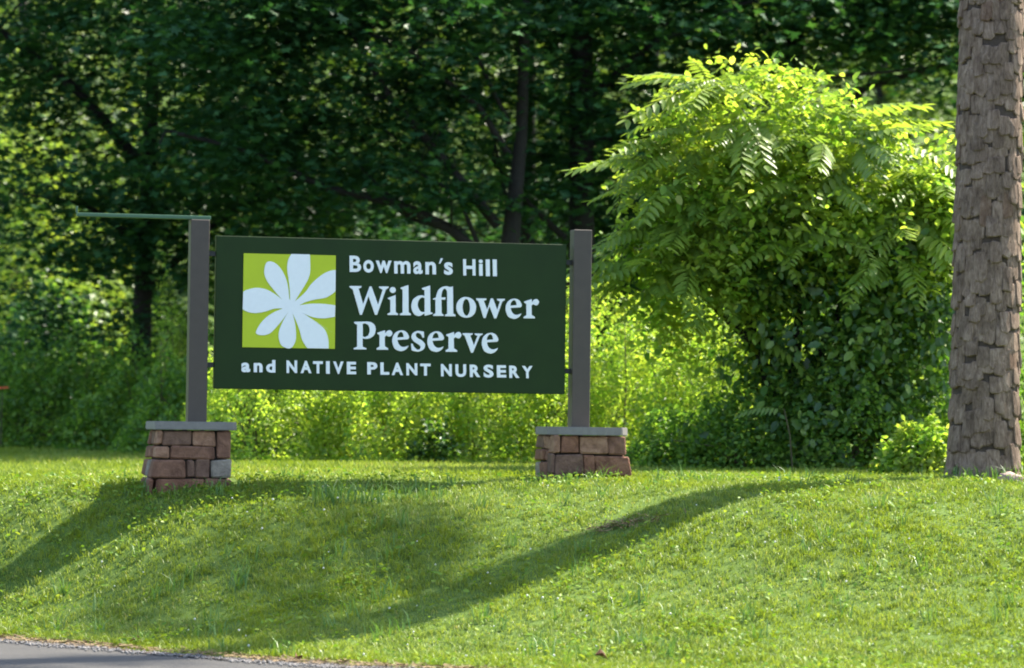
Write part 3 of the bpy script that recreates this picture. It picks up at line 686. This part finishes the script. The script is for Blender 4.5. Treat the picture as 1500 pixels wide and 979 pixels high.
# dark maples whose low boughs close off the background
def maple(name, label, x, y, limbs, blobs, m, trunk_pts, trunk_r, size=.13, tmpl=STAR, dens=95, seed=0, cat='tree', group=None):
    zb = float(height(x, y)) - .05
    t = tag(empty(name, (x, y, zb)), label, cat, group)
    r0 = np.random.default_rng(seed + 500)
    T_ = Tubes(); T_.add(trunk_pts, trunk_r, 12); T_.build('trunk', M['limb'], t)
    T_ = Tubes()
    for pts, r_ in limbs:
        rr_ = np.linspace(r_ * .9, r_ * .25, len(pts)); T_.add(pts, rr_, 7)
        for k in range(5):   # side twigs
            q = r0.integers(1, len(pts)); a = Vector(pts[q]); b = a + Vector((r0.uniform(-.7, .7), r0.uniform(-.7, .5), r0.uniform(-.25, .5)))
            T_.add([a, (a + b) / 2 + Vector((0, 0, .06)), b], [r_ * .22, r_ * .14, .006], 5)
    if limbs: T_.build('limbs', M['limb'], t)
    parts = []
    for (cx, cy, cz, rx_, ry_, rz_, ncl, sz, nl) in blobs:
        c = r0.normal(size=(ncl, 3)); c /= np.linalg.norm(c, axis=1)[:, None]; c *= (r0.random(ncl) ** .45)[:, None]
        c = c * (rx_, ry_, rz_) + (cx, cy, cz)
        nl = int(nl * 1.1); k = r0.uniform(.4, 1.0, ncl) * (sz / .13) ** .6
        P = (c[:, None, :] + np.clip(r0.normal(size=(ncl, nl, 3)), -2, 2) * (k[:, None, None] * np.array([.5, .5, .13]))).reshape(-1, 3)
        P[:, 2] -= .16 * (((P[:, 0] - np.repeat(c[:, 0], nl)) ** 2 + (P[:, 1] - np.repeat(c[:, 1], nl)) ** 2) / .3)
        P = P[P[:, 2] > .2]
        rn = np.clip(r0.random(len(P)) * .8 + .2 * r0.random(len(P)), 0, 1)
        parts.append(leaf_cloud(P, sz, tmpl, .62, .5, rnd=rn))
    foliage('crown', parts, m, t)
    return t
# local coordinates of each tree: x, y offsets from its foot, z above its foot
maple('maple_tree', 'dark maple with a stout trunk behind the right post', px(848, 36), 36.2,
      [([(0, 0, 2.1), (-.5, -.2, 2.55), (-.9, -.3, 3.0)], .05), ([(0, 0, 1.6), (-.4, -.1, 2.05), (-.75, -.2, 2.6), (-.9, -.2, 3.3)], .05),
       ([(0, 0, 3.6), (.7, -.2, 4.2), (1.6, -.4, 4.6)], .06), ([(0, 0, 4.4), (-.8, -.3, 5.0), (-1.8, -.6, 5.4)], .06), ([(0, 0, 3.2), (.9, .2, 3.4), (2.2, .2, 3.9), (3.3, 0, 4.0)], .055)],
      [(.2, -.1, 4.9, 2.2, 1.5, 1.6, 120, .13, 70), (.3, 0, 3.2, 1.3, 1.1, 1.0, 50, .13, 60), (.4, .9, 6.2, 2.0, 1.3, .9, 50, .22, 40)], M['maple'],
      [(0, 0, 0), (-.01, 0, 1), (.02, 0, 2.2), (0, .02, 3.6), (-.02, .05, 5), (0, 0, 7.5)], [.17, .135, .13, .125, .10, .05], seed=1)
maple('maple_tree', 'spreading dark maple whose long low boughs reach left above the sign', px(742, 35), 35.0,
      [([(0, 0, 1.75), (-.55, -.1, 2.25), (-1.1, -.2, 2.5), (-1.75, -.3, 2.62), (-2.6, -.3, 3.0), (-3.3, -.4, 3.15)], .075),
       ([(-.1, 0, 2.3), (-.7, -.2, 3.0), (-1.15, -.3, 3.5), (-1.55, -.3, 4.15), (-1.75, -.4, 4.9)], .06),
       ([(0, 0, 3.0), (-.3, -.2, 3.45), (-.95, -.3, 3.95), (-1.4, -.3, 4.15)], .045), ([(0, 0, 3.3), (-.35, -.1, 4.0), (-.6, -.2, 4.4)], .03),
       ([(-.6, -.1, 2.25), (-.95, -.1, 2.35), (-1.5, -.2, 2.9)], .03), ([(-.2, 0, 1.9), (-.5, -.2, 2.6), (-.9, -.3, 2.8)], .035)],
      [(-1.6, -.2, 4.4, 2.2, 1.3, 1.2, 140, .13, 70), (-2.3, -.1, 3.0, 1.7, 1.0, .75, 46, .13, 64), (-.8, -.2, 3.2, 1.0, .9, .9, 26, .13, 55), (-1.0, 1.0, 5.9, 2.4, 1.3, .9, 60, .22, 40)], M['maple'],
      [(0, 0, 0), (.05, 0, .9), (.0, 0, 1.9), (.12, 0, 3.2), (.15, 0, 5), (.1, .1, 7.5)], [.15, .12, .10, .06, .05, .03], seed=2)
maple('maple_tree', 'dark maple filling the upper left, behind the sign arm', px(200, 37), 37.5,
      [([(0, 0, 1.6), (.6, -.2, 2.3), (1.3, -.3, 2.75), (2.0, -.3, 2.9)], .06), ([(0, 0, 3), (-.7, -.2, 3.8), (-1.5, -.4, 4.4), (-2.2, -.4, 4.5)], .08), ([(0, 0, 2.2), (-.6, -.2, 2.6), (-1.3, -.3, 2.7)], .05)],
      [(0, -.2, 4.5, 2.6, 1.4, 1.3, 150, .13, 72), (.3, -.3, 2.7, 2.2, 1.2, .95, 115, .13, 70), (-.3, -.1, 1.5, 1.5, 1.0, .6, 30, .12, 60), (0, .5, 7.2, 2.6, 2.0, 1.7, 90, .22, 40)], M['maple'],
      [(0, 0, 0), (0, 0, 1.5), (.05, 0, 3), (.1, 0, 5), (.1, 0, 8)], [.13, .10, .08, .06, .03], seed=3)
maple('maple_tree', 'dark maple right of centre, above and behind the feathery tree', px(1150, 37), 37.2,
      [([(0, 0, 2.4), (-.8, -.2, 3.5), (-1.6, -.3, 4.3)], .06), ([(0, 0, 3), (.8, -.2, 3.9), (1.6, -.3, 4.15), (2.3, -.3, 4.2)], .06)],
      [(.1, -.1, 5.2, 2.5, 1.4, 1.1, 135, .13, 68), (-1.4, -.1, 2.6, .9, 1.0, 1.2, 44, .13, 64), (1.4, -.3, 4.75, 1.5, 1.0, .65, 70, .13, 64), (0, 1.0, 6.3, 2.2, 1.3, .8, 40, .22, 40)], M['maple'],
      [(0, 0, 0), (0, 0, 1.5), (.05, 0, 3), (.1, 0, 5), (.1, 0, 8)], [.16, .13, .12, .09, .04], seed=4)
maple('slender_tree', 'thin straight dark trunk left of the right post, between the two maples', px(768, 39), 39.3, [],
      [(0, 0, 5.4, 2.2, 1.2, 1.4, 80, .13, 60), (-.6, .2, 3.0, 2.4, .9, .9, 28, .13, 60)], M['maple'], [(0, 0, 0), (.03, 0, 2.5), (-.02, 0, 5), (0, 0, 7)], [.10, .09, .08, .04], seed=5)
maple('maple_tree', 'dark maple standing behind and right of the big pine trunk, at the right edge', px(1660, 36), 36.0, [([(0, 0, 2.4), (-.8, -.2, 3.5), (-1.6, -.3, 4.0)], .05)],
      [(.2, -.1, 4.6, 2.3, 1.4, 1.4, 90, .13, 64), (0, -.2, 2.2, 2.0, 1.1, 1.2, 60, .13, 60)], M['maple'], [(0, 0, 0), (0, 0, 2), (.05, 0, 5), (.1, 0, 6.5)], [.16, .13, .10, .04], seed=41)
# further trees, catching sun beyond the shade
fg = 'sunlit trees beyond the dark maples'
for k, (p, Y, hh, mm, lab) in enumerate([(20, 50, 7.5, 'pale', 'pale sunlit tree glimpsed at the upper left corner'), (175, 54, 7, 'far', 'sunlit tree glimpsed between the dark leaves left of the arm post'),
        (330, 50, 6.5, 'far', 'sunlit tree glimpsed above the left post'), (480, 53, 7, 'far', 'sunlit tree glimpsed between long boughs above the sign'), (620, 50, 6.5, 'far', 'sunlit tree glimpsed above the middle of the sign'),
        (700, 56, 8, 'pale', 'pale tree seen through the round gap above the sign'), (820, 52, 7, 'far', 'sunlit tree glimpsed behind the stout maple trunk'), (950, 50, 6.5, 'far', 'sunlit tree glimpsed left of the feathery tree'),
        (1110, 52, 8, 'pale', 'pale green tree above the top of the feathery tree'), (1280, 48, 7.5, 'far', 'sunlit tree at the upper right, left of the pine trunk'), (1450, 50, 8, 'far', 'sunlit tree behind the pine trunk')]):
    maple('background_tree', lab, px(p, Y), Y, [], [(0, 0, hh * .55, 1.6, 1.3, hh * .42, 85, .17, 44)], M[mm],
          [(0, 0, 0), (.1, 0, hh * .5), (0, 0, hh)], [.13, .1, .03], tmpl=KITE, seed=20 + k, group=fg)

# wood on the hill that closes the view
P = []
for k in range(560):
    x = rng.uniform(-26, 26); y = rng.uniform(62, 84); z = float(height(x, y))
    hh = rng.uniform(.3, 13)
    P.append(np.array([x, y, z + hh]) + rng.normal(size=(70, 3)) * (.8, .8, .5))
P = np.concatenate(P)
o = foliage('distant_wood', leaf_cloud(P, .34, KITE, .5), M['far']); tag(o, 'far wooded hillside seen in slivers through the trees', 'woodland', kind='stuff')

# ------------------------------------------------------------------ tree with feathery compound leaves
FX, FY = px(1165, 28.6), 28.9
fz = float(height(FX, FY))
fea = tag(empty('feathery_tree', (FX, FY, fz)), 'big bright green tree with feathery compound leaves left of the pine trunk', 'tree')
def frond_mesh(seed):
    r0 = np.random.default_rng(seed); L = 1.0; n = 10
    T_ = Tubes(); bend = r0.uniform(.35, .85)
    def pt(t): return np.array([L * t, .04 * math.sin(3 * t + seed), .12 * t - bend * t * t * .6])
    V = []; Ls = []; c = []; off = 0
    for i in range(2):
        pass
    # rachis as a thin three-sided strip
    T_.add([tuple(pt(t)) for t in (0, .33, .66, 1)], [.010, .008, .005, .002], 3)
    V = list(map(tuple, T_.V)); Ls = list(T_.L); c = list(T_.c); off = len(V)
    for i in range(n):
        t = .16 + .84 * i / (n - 1); p = pt(t); l = .27 * (1 - .5 * abs(t - .45) ** 1.3) * r0.uniform(.85, 1.1)
        for sgn in (1, -1):
            if i == n - 1 and sgn == -1: d = np.array([1, .1, -.2])
            else: d = np.array([.38 + .5 * t, sgn * 1.0, -.62 + r0.uniform(-.25, .2)])
            d = d / np.linalg.norm(d); side = np.cross(d, [0, 0, 1]); side /= np.linalg.norm(side); up = np.cross(side, d)
            for (a, b, h) in ((0, 0, 0), (.28, .165, .02), (.7, .115, .01), (1, 0, -.06), (.7, -.115, .01), (.28, -.165, .02)):
                V.append(tuple(p + l * (a * d + b * side + h * up)))
            Ls += [off, off + 1, off + 2, off + 3, off, off + 3, off + 4, off + 5]; c += [4, 4]; off += 6
    rn = np.zeros(len(V)); m = len(V); rn[:] = r0.uniform(.2, .9)
    rn[12:] = np.clip(np.repeat(r0.uniform(-.25, .25, (m - 12) // 6), 6) + rn[0], 0, 1)
    me = np_mesh('frond', np.array(V), np.array(Ls), np.array(c), rn); me.materials.append(M['frond']); return me
fr_me = [frond_mesh(s) for s in range(9)]
rf = random.Random(3)
# crown lobes: centre offset (x, y, z above foot) and radii; lit crown is broad at the top and overhangs to the left
lobes = [(-.5, -.1, 2.84, .5, .5, .42), (-.86, -.1, 2.35, .42, .45, .36), (-.94, -.15, 1.8, .38, .4, .34), (.12, -.1, 2.62, .55, .5, .42), (.8, 0, 2.36, .55, .5, .42), (1.1, 0, 2.05, .35, .45, .4),
         (-.45, -.3, 1.95, .5, .45, .5), (.2, -.3, 2.05, .6, .45, .45), (-.72, -.1, 1.3, .42, .4, .42), (.8, -.25, 1.8, .45, .4, .4),
         (-.72, -.15, 3.0, .2, .25, .15), (-1.28, -.1, 2.35, .22, .25, .18), (-1.15, -.25, 1.5, .22, .25, .2), (.45, -.1, 2.7, .26, .3, .15), (1.12, 0, 2.35, .26, .3, .15)]
T_ = Tubes()
for k in range(5):
    L0 = lobes[k]; T_.add([(rf.uniform(-.15, .15), rf.uniform(-.1, .1), 0), (L0[0] * .3, L0[1] * .3, 1.0), (L0[0] * .8, L0[1], L0[2] * .8), (L0[0], L0[1], L0[2])], [.05, .04, .028, .012], 7)
T_.build('trunk', M['limb'], fea)
cnt = 0
for k in range(285):
    lb = lobes[rf.choices(range(len(lobes)), weights=[7, 7, 6, 4, 4, 3, 4, 4, 3, 4, 3, 3, 3, 3, 3])[0]]
    a = rf.uniform(0, 2 * math.pi); el = rf.uniform(-.7, 1.25)
    if rf.random() < .7: a = rf.uniform(math.pi * .95, math.pi * 2.05)     # more on the side one can see
    d = Vector((math.cos(a) * math.cos(el), math.sin(a) * math.cos(el), math.sin(el)))
    p = Vector((lb[0] + d.x * lb[3] * .75, lb[1] + d.y * lb[4] * .75, lb[2] + d.z * lb[5] * .8))
    o = link('frond', fr_me[k % 9], None, fea)
    out = Vector((d.x, d.y, d.z * .12 + rf.uniform(-.42, .2))).normalized()
    up = Vector((rf.uniform(-.3, .3), rf.uniform(-.3, .3), 1)); side = up.cross(out).normalized(); upn = out.cross(side)
    s = rf.uniform(.34, .70)
    o.matrix_local = Matrix.Translation(p) @ Matrix((out, side, upn)).transposed().to_4x4() @ Matrix.Scale(s, 4)
# inner leaves of the crown and the vines hanging below
P = []; 
for lb in lobes:
    if lb[3] < .3: continue
    ncl = 32; u = rng.normal(size=(ncl, 3)); u /= np.linalg.norm(u, axis=1)[:, None]; u *= rng.uniform(.55, 1.12, ncl)[:, None]
    q = u * np.array(lb[3:]) * (1.0 if lb[0] < -.9 else 1.2) + np.array(lb[:3])
    P.append((q[:, None, :] + rng.normal(size=(ncl, 56, 3)) * np.array([.13, .13, .08])).reshape(-1, 3))
foliage('inner_leaves', [leaf_cloud(np.concatenate(P)[::2], .085, OVAL, .4, .5), leaf_cloud(np.concatenate(P)[1::2], .055, OVAL, .4, .4)], M['hedge'], fea)['kind'] = 'stuff'
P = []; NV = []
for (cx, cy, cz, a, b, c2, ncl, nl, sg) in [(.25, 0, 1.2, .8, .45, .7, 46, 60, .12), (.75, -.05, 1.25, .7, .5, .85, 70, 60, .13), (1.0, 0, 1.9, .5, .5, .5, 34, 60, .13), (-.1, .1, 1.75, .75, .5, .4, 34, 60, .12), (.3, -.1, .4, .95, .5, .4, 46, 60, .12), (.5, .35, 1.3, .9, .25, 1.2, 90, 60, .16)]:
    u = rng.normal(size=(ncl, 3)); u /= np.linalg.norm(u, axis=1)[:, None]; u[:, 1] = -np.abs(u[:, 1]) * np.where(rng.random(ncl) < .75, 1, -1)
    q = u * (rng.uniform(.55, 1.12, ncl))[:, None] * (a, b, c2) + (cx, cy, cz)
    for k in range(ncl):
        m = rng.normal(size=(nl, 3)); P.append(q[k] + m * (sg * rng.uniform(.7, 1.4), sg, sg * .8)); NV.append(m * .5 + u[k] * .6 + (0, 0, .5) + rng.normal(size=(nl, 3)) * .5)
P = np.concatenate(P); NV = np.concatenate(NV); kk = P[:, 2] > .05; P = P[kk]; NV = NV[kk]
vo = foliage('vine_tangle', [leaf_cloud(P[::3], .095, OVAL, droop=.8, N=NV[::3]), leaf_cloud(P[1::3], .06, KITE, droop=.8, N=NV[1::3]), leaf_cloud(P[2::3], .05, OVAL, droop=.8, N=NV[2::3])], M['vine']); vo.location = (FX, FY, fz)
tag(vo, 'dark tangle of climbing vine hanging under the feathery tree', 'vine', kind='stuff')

# pale fern frond and small plants
fx2, fy2 = px(1150, 27.85), 27.85
t = tag(empty('fern', (fx2, fy2, float(height(fx2, fy2)))), 'single pale serrated frond standing out of the dark shrubs right of the right pedestal', 'fern')
T_ = Tubes(); T_.add([(.08, .1, 0), (.05, .04, .3), (0, 0, .5)], [.008, .006, .004], 5); T_.build('stem', M['stem'], t)
o = link('frond', frond_mesh(40), None, t); o.matrix_local = Matrix.Translation((0, 0, .5)) @ Matrix.Rotation(R(184), 4, 'Z') @ Matrix.Rotation(R(-28), 4, 'X') @ Matrix.Rotation(R(-8), 4, 'Y') @ Matrix.Scale(.34, 4)
def stalk(name, label, cat, x, y, h_, m, n=40):
    zb = float(height(x, y)); t = tag(empty(name, (x, y, zb)), label, cat)
    T_ = Tubes(); T_.add([(0, 0, 0), (.02, 0, h_ * .5), (.0, 0, h_)], [.01, .007, .003], 5); T_.build('stem', M['stem'], t)
    q = np.stack([rng.normal(size=n) * .03, rng.normal(size=n) * .03, rng.uniform(.35, 1, n) * h_], -1)
    foliage('leaves', leaf_cloud(q, .06, LANCE, .4), m, t); return t
stalk('tall_weed', 'tall leafy weed rising right beside the right post', 'weed', px(915, 30.3), 30.4, 1.38, M['hedge'], 60)
stalk('tall_weed', 'thin brown-tipped weed left of the left post', 'weed', px(232, 34), 34.2, 1.1, M['straw'], 30)

# orange daylily at the far left edge
t = tag(empty('orange_daylily', (px(4, 35.2), 35.2, float(height(px(4, 35.2), 35.2)))), 'single orange daylily bloom at the very left edge of the hedge', 'flower')
T_ = Tubes(); T_.add([(0, 0, 0), (0, 0, .4), (.01, -.02, .62)], [.008, .006, .004], 5); T_.build('stem', M['stem'], t)
for k in range(6):
    a = k * math.pi / 3; q = np.array([[.01, -.02, .62]]); d = np.array([[math.cos(a), math.sin(a) * .6 - .5, .45]])
    V, L, c, r_ = leaf_cloud(q, .07, OVAL, N=np.array([[0, -.3, 1.]]), T=d)
    link('petal', np_mesh('petal', V, L, c), M['flower_orange'], t)

# ------------------------------------------------------------------ grass
def blades(xy, hgt, wid, lean_amp, rnd, zoff=0):
    n = len(xy); x, y = xy[:, 0], xy[:, 1]; z = height(x, y) + zoff
    a = rng.uniform(0, 2 * math.pi, n); la = rng.uniform(0, 2 * math.pi, n); lm = rng.random(n) * lean_amp * hgt
    bx, by = np.cos(a) * wid / 2, np.sin(a) * wid / 2
    lx, ly = np.cos(la) * lm, np.sin(la) * lm
    V = np.zeros((n, 5, 3))
    V[:, 0] = np.stack([x - bx, y - by, z - .01], -1); V[:, 1] = np.stack([x + bx, y + by, z - .01], -1)
    V[:, 2] = np.stack([x + bx * .8 + lx * .35, y + by * .8 + ly * .35, z + hgt * .6], -1); V[:, 3] = np.stack([x - bx * .8 + lx * .35, y - by * .8 + ly * .35, z + hgt * .6], -1)
    V[:, 4] = np.stack([x + lx, y + ly, z + hgt * (1 - .25 * lean_amp * rng.random(n))], -1)
    lp = np.array([0, 1, 2, 3, 3, 2, 4]); loops = (lp[None] + 5 * np.arange(n)[:, None]).ravel()
    return V.reshape(-1, 3), loops, np.tile([4, 3], n), np.repeat(rnd, 5)
def fbm(x, y, s, seed=0):
    r0 = np.random.default_rng(seed); v = 0; a = 1
    for k in range(5):
        p = r0.uniform(0, 6.28, 4); th = r0.uniform(0, 3.14)
        u = x * math.cos(th) + y * math.sin(th); w_ = -x * math.sin(th) + y * math.cos(th)
        v = v + a * np.sin(u * s + p[0] + 1.3 * np.sin(w_ * s * .7 + p[1])) * np.sin(w_ * s * 1.2 + p[2]); a *= .6; s *= 1.9
    return v
def keep(xy):
    x, y = xy[:, 0], xy[:, 1]
    ok = y > edge_y(x) + .13 + .07 * np.sin(x * 4.1) + .05 * np.sin(x * 9.7 + 1) + .04 * np.sin(x * 23) + .03 * rng.normal(size=len(x))
    for cx, cy in ((SIGN_X - .035, SIGN_Y), (SIGN_X + SEP * ux, SIGN_Y + SEP * uy)):
        lx = (x - cx) * ux + (y - cy) * uy; ly = -(x - cx) * uy + (y - cy) * ux
        ok &= ~((np.abs(lx) < .33) & (np.abs(ly) < .32))
    ok &= (x - TX) ** 2 + (y - TY) ** 2 > .28 ** 2
    # worn patch on the crest right of centre
    q = ((x - .75) / .26) ** 2 + ((y - 23.5 - .3 * (x - .75)) / .12) ** 2
    ok &= ~((q < 1) & (rng.random(len(x)) < .72 * np.clip(1.4 - q, 0, 1)))
    return ok
nc = 31000; cen = np.stack([rng.uniform(-5.4, 5.6, nc), 19.2 + 7.0 * rng.random(nc)], -1)
xy = np.concatenate([np.repeat(cen, 8, 0) + rng.normal(size=(nc * 8, 2)) * .016, np.stack([rng.uniform(-5.4, 5.6, 105000), 19.2 + 7.0 * rng.random(105000)], -1)])
crn = np.concatenate([np.repeat(rng.random(nc), 8), rng.random(105000)])
kp = keep(xy); xy = xy[kp]; crn = crn[kp]; 
f = .6 * fbm(xy[:, 0], xy[:, 1], 1.6, 3) + .6 * fbm(xy[:, 0], xy[:, 1], 7, 5)
hg_ = (.036 + .017 * np.clip(f, -1.2, 1.8)) * rng.uniform(.55, 1.2, len(xy)) * (.75 + .5 * crn)
hg_ *= 1 + .55 * np.exp(-((xy[:, 1] - edge_y(xy[:, 0]) - .35) / .35) ** 2)
rn = np.clip(.45 + .17 * fbm(xy[:, 0], xy[:, 1], 2.2, 9) + .13 * fbm(xy[:, 0], xy[:, 1], 9, 19) + .12 * rng.normal(size=len(xy)) + .42 * (crn - .5), 0, .96); rn[rng.random(len(xy)) < .03] = 1
o = foliage('lawn_grass', blades(xy, hg_, .0056, 1.8, rn), M['grass']); tag(o, 'short mown grass covering the bank in front of the sign', 'grass', kind='stuff')
n = 120000
xy = np.stack([rng.uniform(-6.5, 5.5, n), 26.0 + 12 * rng.random(n) ** 1.15], -1); xy = xy[keep(xy)]
rn = np.clip(.62 + .15 * fbm(xy[:, 0], xy[:, 1], 1.3, 4) + .2 * rng.normal(size=len(xy)), 0, 1)
o = foliage('rear_lawn_grass', blades(xy, .05 * rng.uniform(.6, 1.3, len(xy)), .009, .8, rn), M['grass']); tag(o, 'sunlit flat lawn grass between the sign and the hedge', 'grass', kind='stuff')
# low broad-leaved weeds
n = 46000
xy = np.stack([rng.uniform(-4.2, 4.4, n), 19.5 + 6.2 * rng.random(n)], -1); xy = xy[keep(xy)]
f = .6 * fbm(xy[:, 0], xy[:, 1], 2.1, 12) + .7 * fbm(xy[:, 0], xy[:, 1], 6.5, 13) + 1.6 * np.exp(-(((xy[:, 0] + 2.6) / 1.3) ** 2 + ((xy[:, 1] - 24.5) / .55) ** 2))
xy = xy[f + .5 * rng.normal(size=len(xy)) > .55]
z = height(xy[:, 0], xy[:, 1]) + rng.uniform(.02, .07, len(xy))
o = foliage('lawn_weeds', leaf_cloud(np.column_stack([xy, z]), .032 * rng.uniform(.6, 1.3, len(xy)), OVAL, .6), M['weed']); tag(o, 'low clover and broad-leaved weeds growing through the lawn', 'weeds', kind='stuff')
# taller uncut tufts
P = []; hts = []
for k in range(110):
    c = (rng.uniform(-3.6, 3.7), rng.uniform(20.5, 25.3)); m = rng.integers(6, 16)
    q = np.array(c) + rng.normal(size=(m, 2)) * .03; P.append(q); hts.append(rng.uniform(.08, .17, m))
for c, m, hh in (((-1.23, 24.35), 60, .19), ((-1.05, 24.3), 40, .17), ((-.75, 24.35), 30, .14), ((-.55, 24.4), 30, .13), ((.45, 24.9), 26, .12), ((.2, 24.8), 20, .1), ((1.0, 24.6), 26, .1), ((1.35, 24.9), 30, .12), ((-1.9, 20.9), 8, .13), ((-.6, 19.6), 14, .16), ((3.12, 25.2), 26, .15), ((3.3, 25.15), 30, .13), ((3.5, 25.18), 26, .16), ((-2.45, 24.62), 24, .11), ((-2.2, 24.62), 24, .10), ((-1.95, 24.66), 20, .12), ((.3, 25.22), 20, .1), ((.62, 25.25), 24, .12)):
    q = np.array(c) + rng.normal(size=(m, 2)) * (.09, .05); P.append(q); hts.append(hh * rng.uniform(.5, 1.1, m))
P = np.concatenate(P); hts = np.concatenate(hts); kp = keep(P); P = P[kp]; hts = hts[kp]
o = foliage('grass_tufts', blades(P, hts, .008, 1.0, rng.random(len(P))), M['tall_grass']); tag(o, 'scattered taller uncut grass tufts on the bank', 'grass', kind='stuff')
# clover heads
n = 120
V = []; L = []; c = []; off = 0
ico = bmesh.new(); bmesh.ops.create_icosphere(ico, subdivisions=1, radius=1); iv = [v.co.copy() for v in ico.verts]; il = [[v.index for v in f.verts] for f in ico.faces]; ico.free()
for k in range(n):
    x = rng.uniform(-3.3, 3.6); y = rng.uniform(20.4, 24.6)
    if y < edge_y(x) + .3: continue
    z = float(height(x, y)) + rng.uniform(.045, .075); r_ = rng.uniform(.004, .009)
    V += [(x + v.x * r_, y + v.y * r_, z + v.z * r_) for v in iv]; L += [i + off for f_ in il for i in f_]; c += [3] * len(il); off += len(iv)
o = link('clover_flowers', np_mesh('clover_flowers', np.array(V), np.array(L), np.array(c)), M['clover']); tag(o, 'tiny white clover heads dotted over the bank', 'flowers', kind='stuff')
# grit and straw along the road edge
V = []; L = []; c = []; off = 0
for k in range(2600):
    x = rng.uniform(-4.2, 0); y = float(edge_y(x)) + rng.normal() * .10 - .05
    z = max(.014, float(height(x, y)) + .014 if y > edge_y(x) else .014); r_ = rng.uniform(.003, .011)
    V += [(x + v.x * r_, y + v.y * r_, z + v.z * r_ * .6) for v in iv]; L += [i + off for f_ in il for i in f_]; c += [3] * len(il); off += len(iv)
o = link('gravel', np_mesh('gravel', np.array(V), np.array(L), np.array(c)), M['gravel']); tag(o, 'loose grit along the edge of the asphalt', 'gravel', kind='stuff')
n = 1500; x = rng.uniform(-4, 0, n); y = edge_y(x) + rng.normal(size=n) * .09 + .08
z = np.maximum(height(x, y), .01) + rng.uniform(.012, .03, n)
o = foliage('straw_litter', leaf_cloud(np.column_stack([x, y, z]), .05, (np.array([[0, -.05, 0], [0, .05, 0], [1, .03, 0], [1, -.03, .1]]), [[0, 1, 2, 3]]), .9), M['straw']); tag(o, 'dry straw and leaf crumbs caught along the road edge', 'litter', kind='stuff')
# thatch in the worn patch
n = 260; x = .75 + rng.normal(size=n) * .15; y = 23.5 + .3 * (x - .75) + rng.normal(size=n) * .05; z = height(x, y) + rng.uniform(.005, .03, n)
o = foliage('dry_thatch', leaf_cloud(np.column_stack([x, y, z]), .045, (np.array([[0, -.06, 0], [0, .06, 0], [1, .04, 0], [1, -.04, .1]]), [[0, 1, 2, 3]]), .7), M['straw']); tag(o, 'dry brown thatch in the worn patch of the bank', 'litter', kind='stuff')

def dead_leaf(x, y, s, label, rz, lift=.02):
    bm = bmesh.new(); pts = [(0, 0), (.35, .3), (.75, .32), (1, 0), (.72, -.26), (.3, -.3)]
    z = max(float(height(x, y)), .012) + lift
    vs_ = [bm.verts.new((a - .5, b, .25 * abs(b) * 2 + .12 * math.sin(a * 5))) for a, b in pts]; m1 = bm.verts.new((-.1, 0, .02)); 
    for k in range(6): bm.faces.new([vs_[k], vs_[(k + 1) % 6], m1])
    g2 = bmesh.ops.extrude_face_region(bm, geom=list(bm.faces)); bmesh.ops.translate(bm, verts=[v for v in g2['geom'] if isinstance(v, bmesh.types.BMVert)], vec=(0, 0, .03))
    bm.normal_update()
    o = bm_obj('dead_leaf', bm, M['dead']); o.location = (x, y, z); o.rotation_euler = (.4, .2, rz); o.scale = (s, s, s * 1.3)
    tag(o, label, 'leaf', 'curled brown leaves fallen near the road'); return o
dead_leaf(px(890, 20.2), 20.55, .09, 'curled brown leaf lying alone on the grass, low centre', .4, .05)
dead_leaf(px(222, 22.6), 22.05, .10, 'brown curled leaf at the asphalt edge, left of the straw', .1)
dead_leaf(px(447, 21), 20.75, .08, 'brown leaf at the foot of the turf where the road leaves the picture', 1.2)
# pinkish rock by the trunk
bm = bmesh.new(); bmesh.ops.create_icosphere(bm, subdivisions=3, radius=1)
for v in bm.verts: v.co *= 1 + .16 * math.sin(v.co.x * 4 + 1) * math.sin(v.co.y * 5) + .08 * math.sin(v.co.z * 9 + v.co.x * 6); v.co = Vector((v.co.x * .085, v.co.y * .07, v.co.z * .05))
o = bm_obj('rock', bm, M['rock'], smooth=True); o.location = (px(1481, 24.9), 24.9, float(height(px(1481, 24.9), 24.9)) + .03); tag(o, 'small pinkish rock in the grass at the foot of the pine trunk', 'rock')
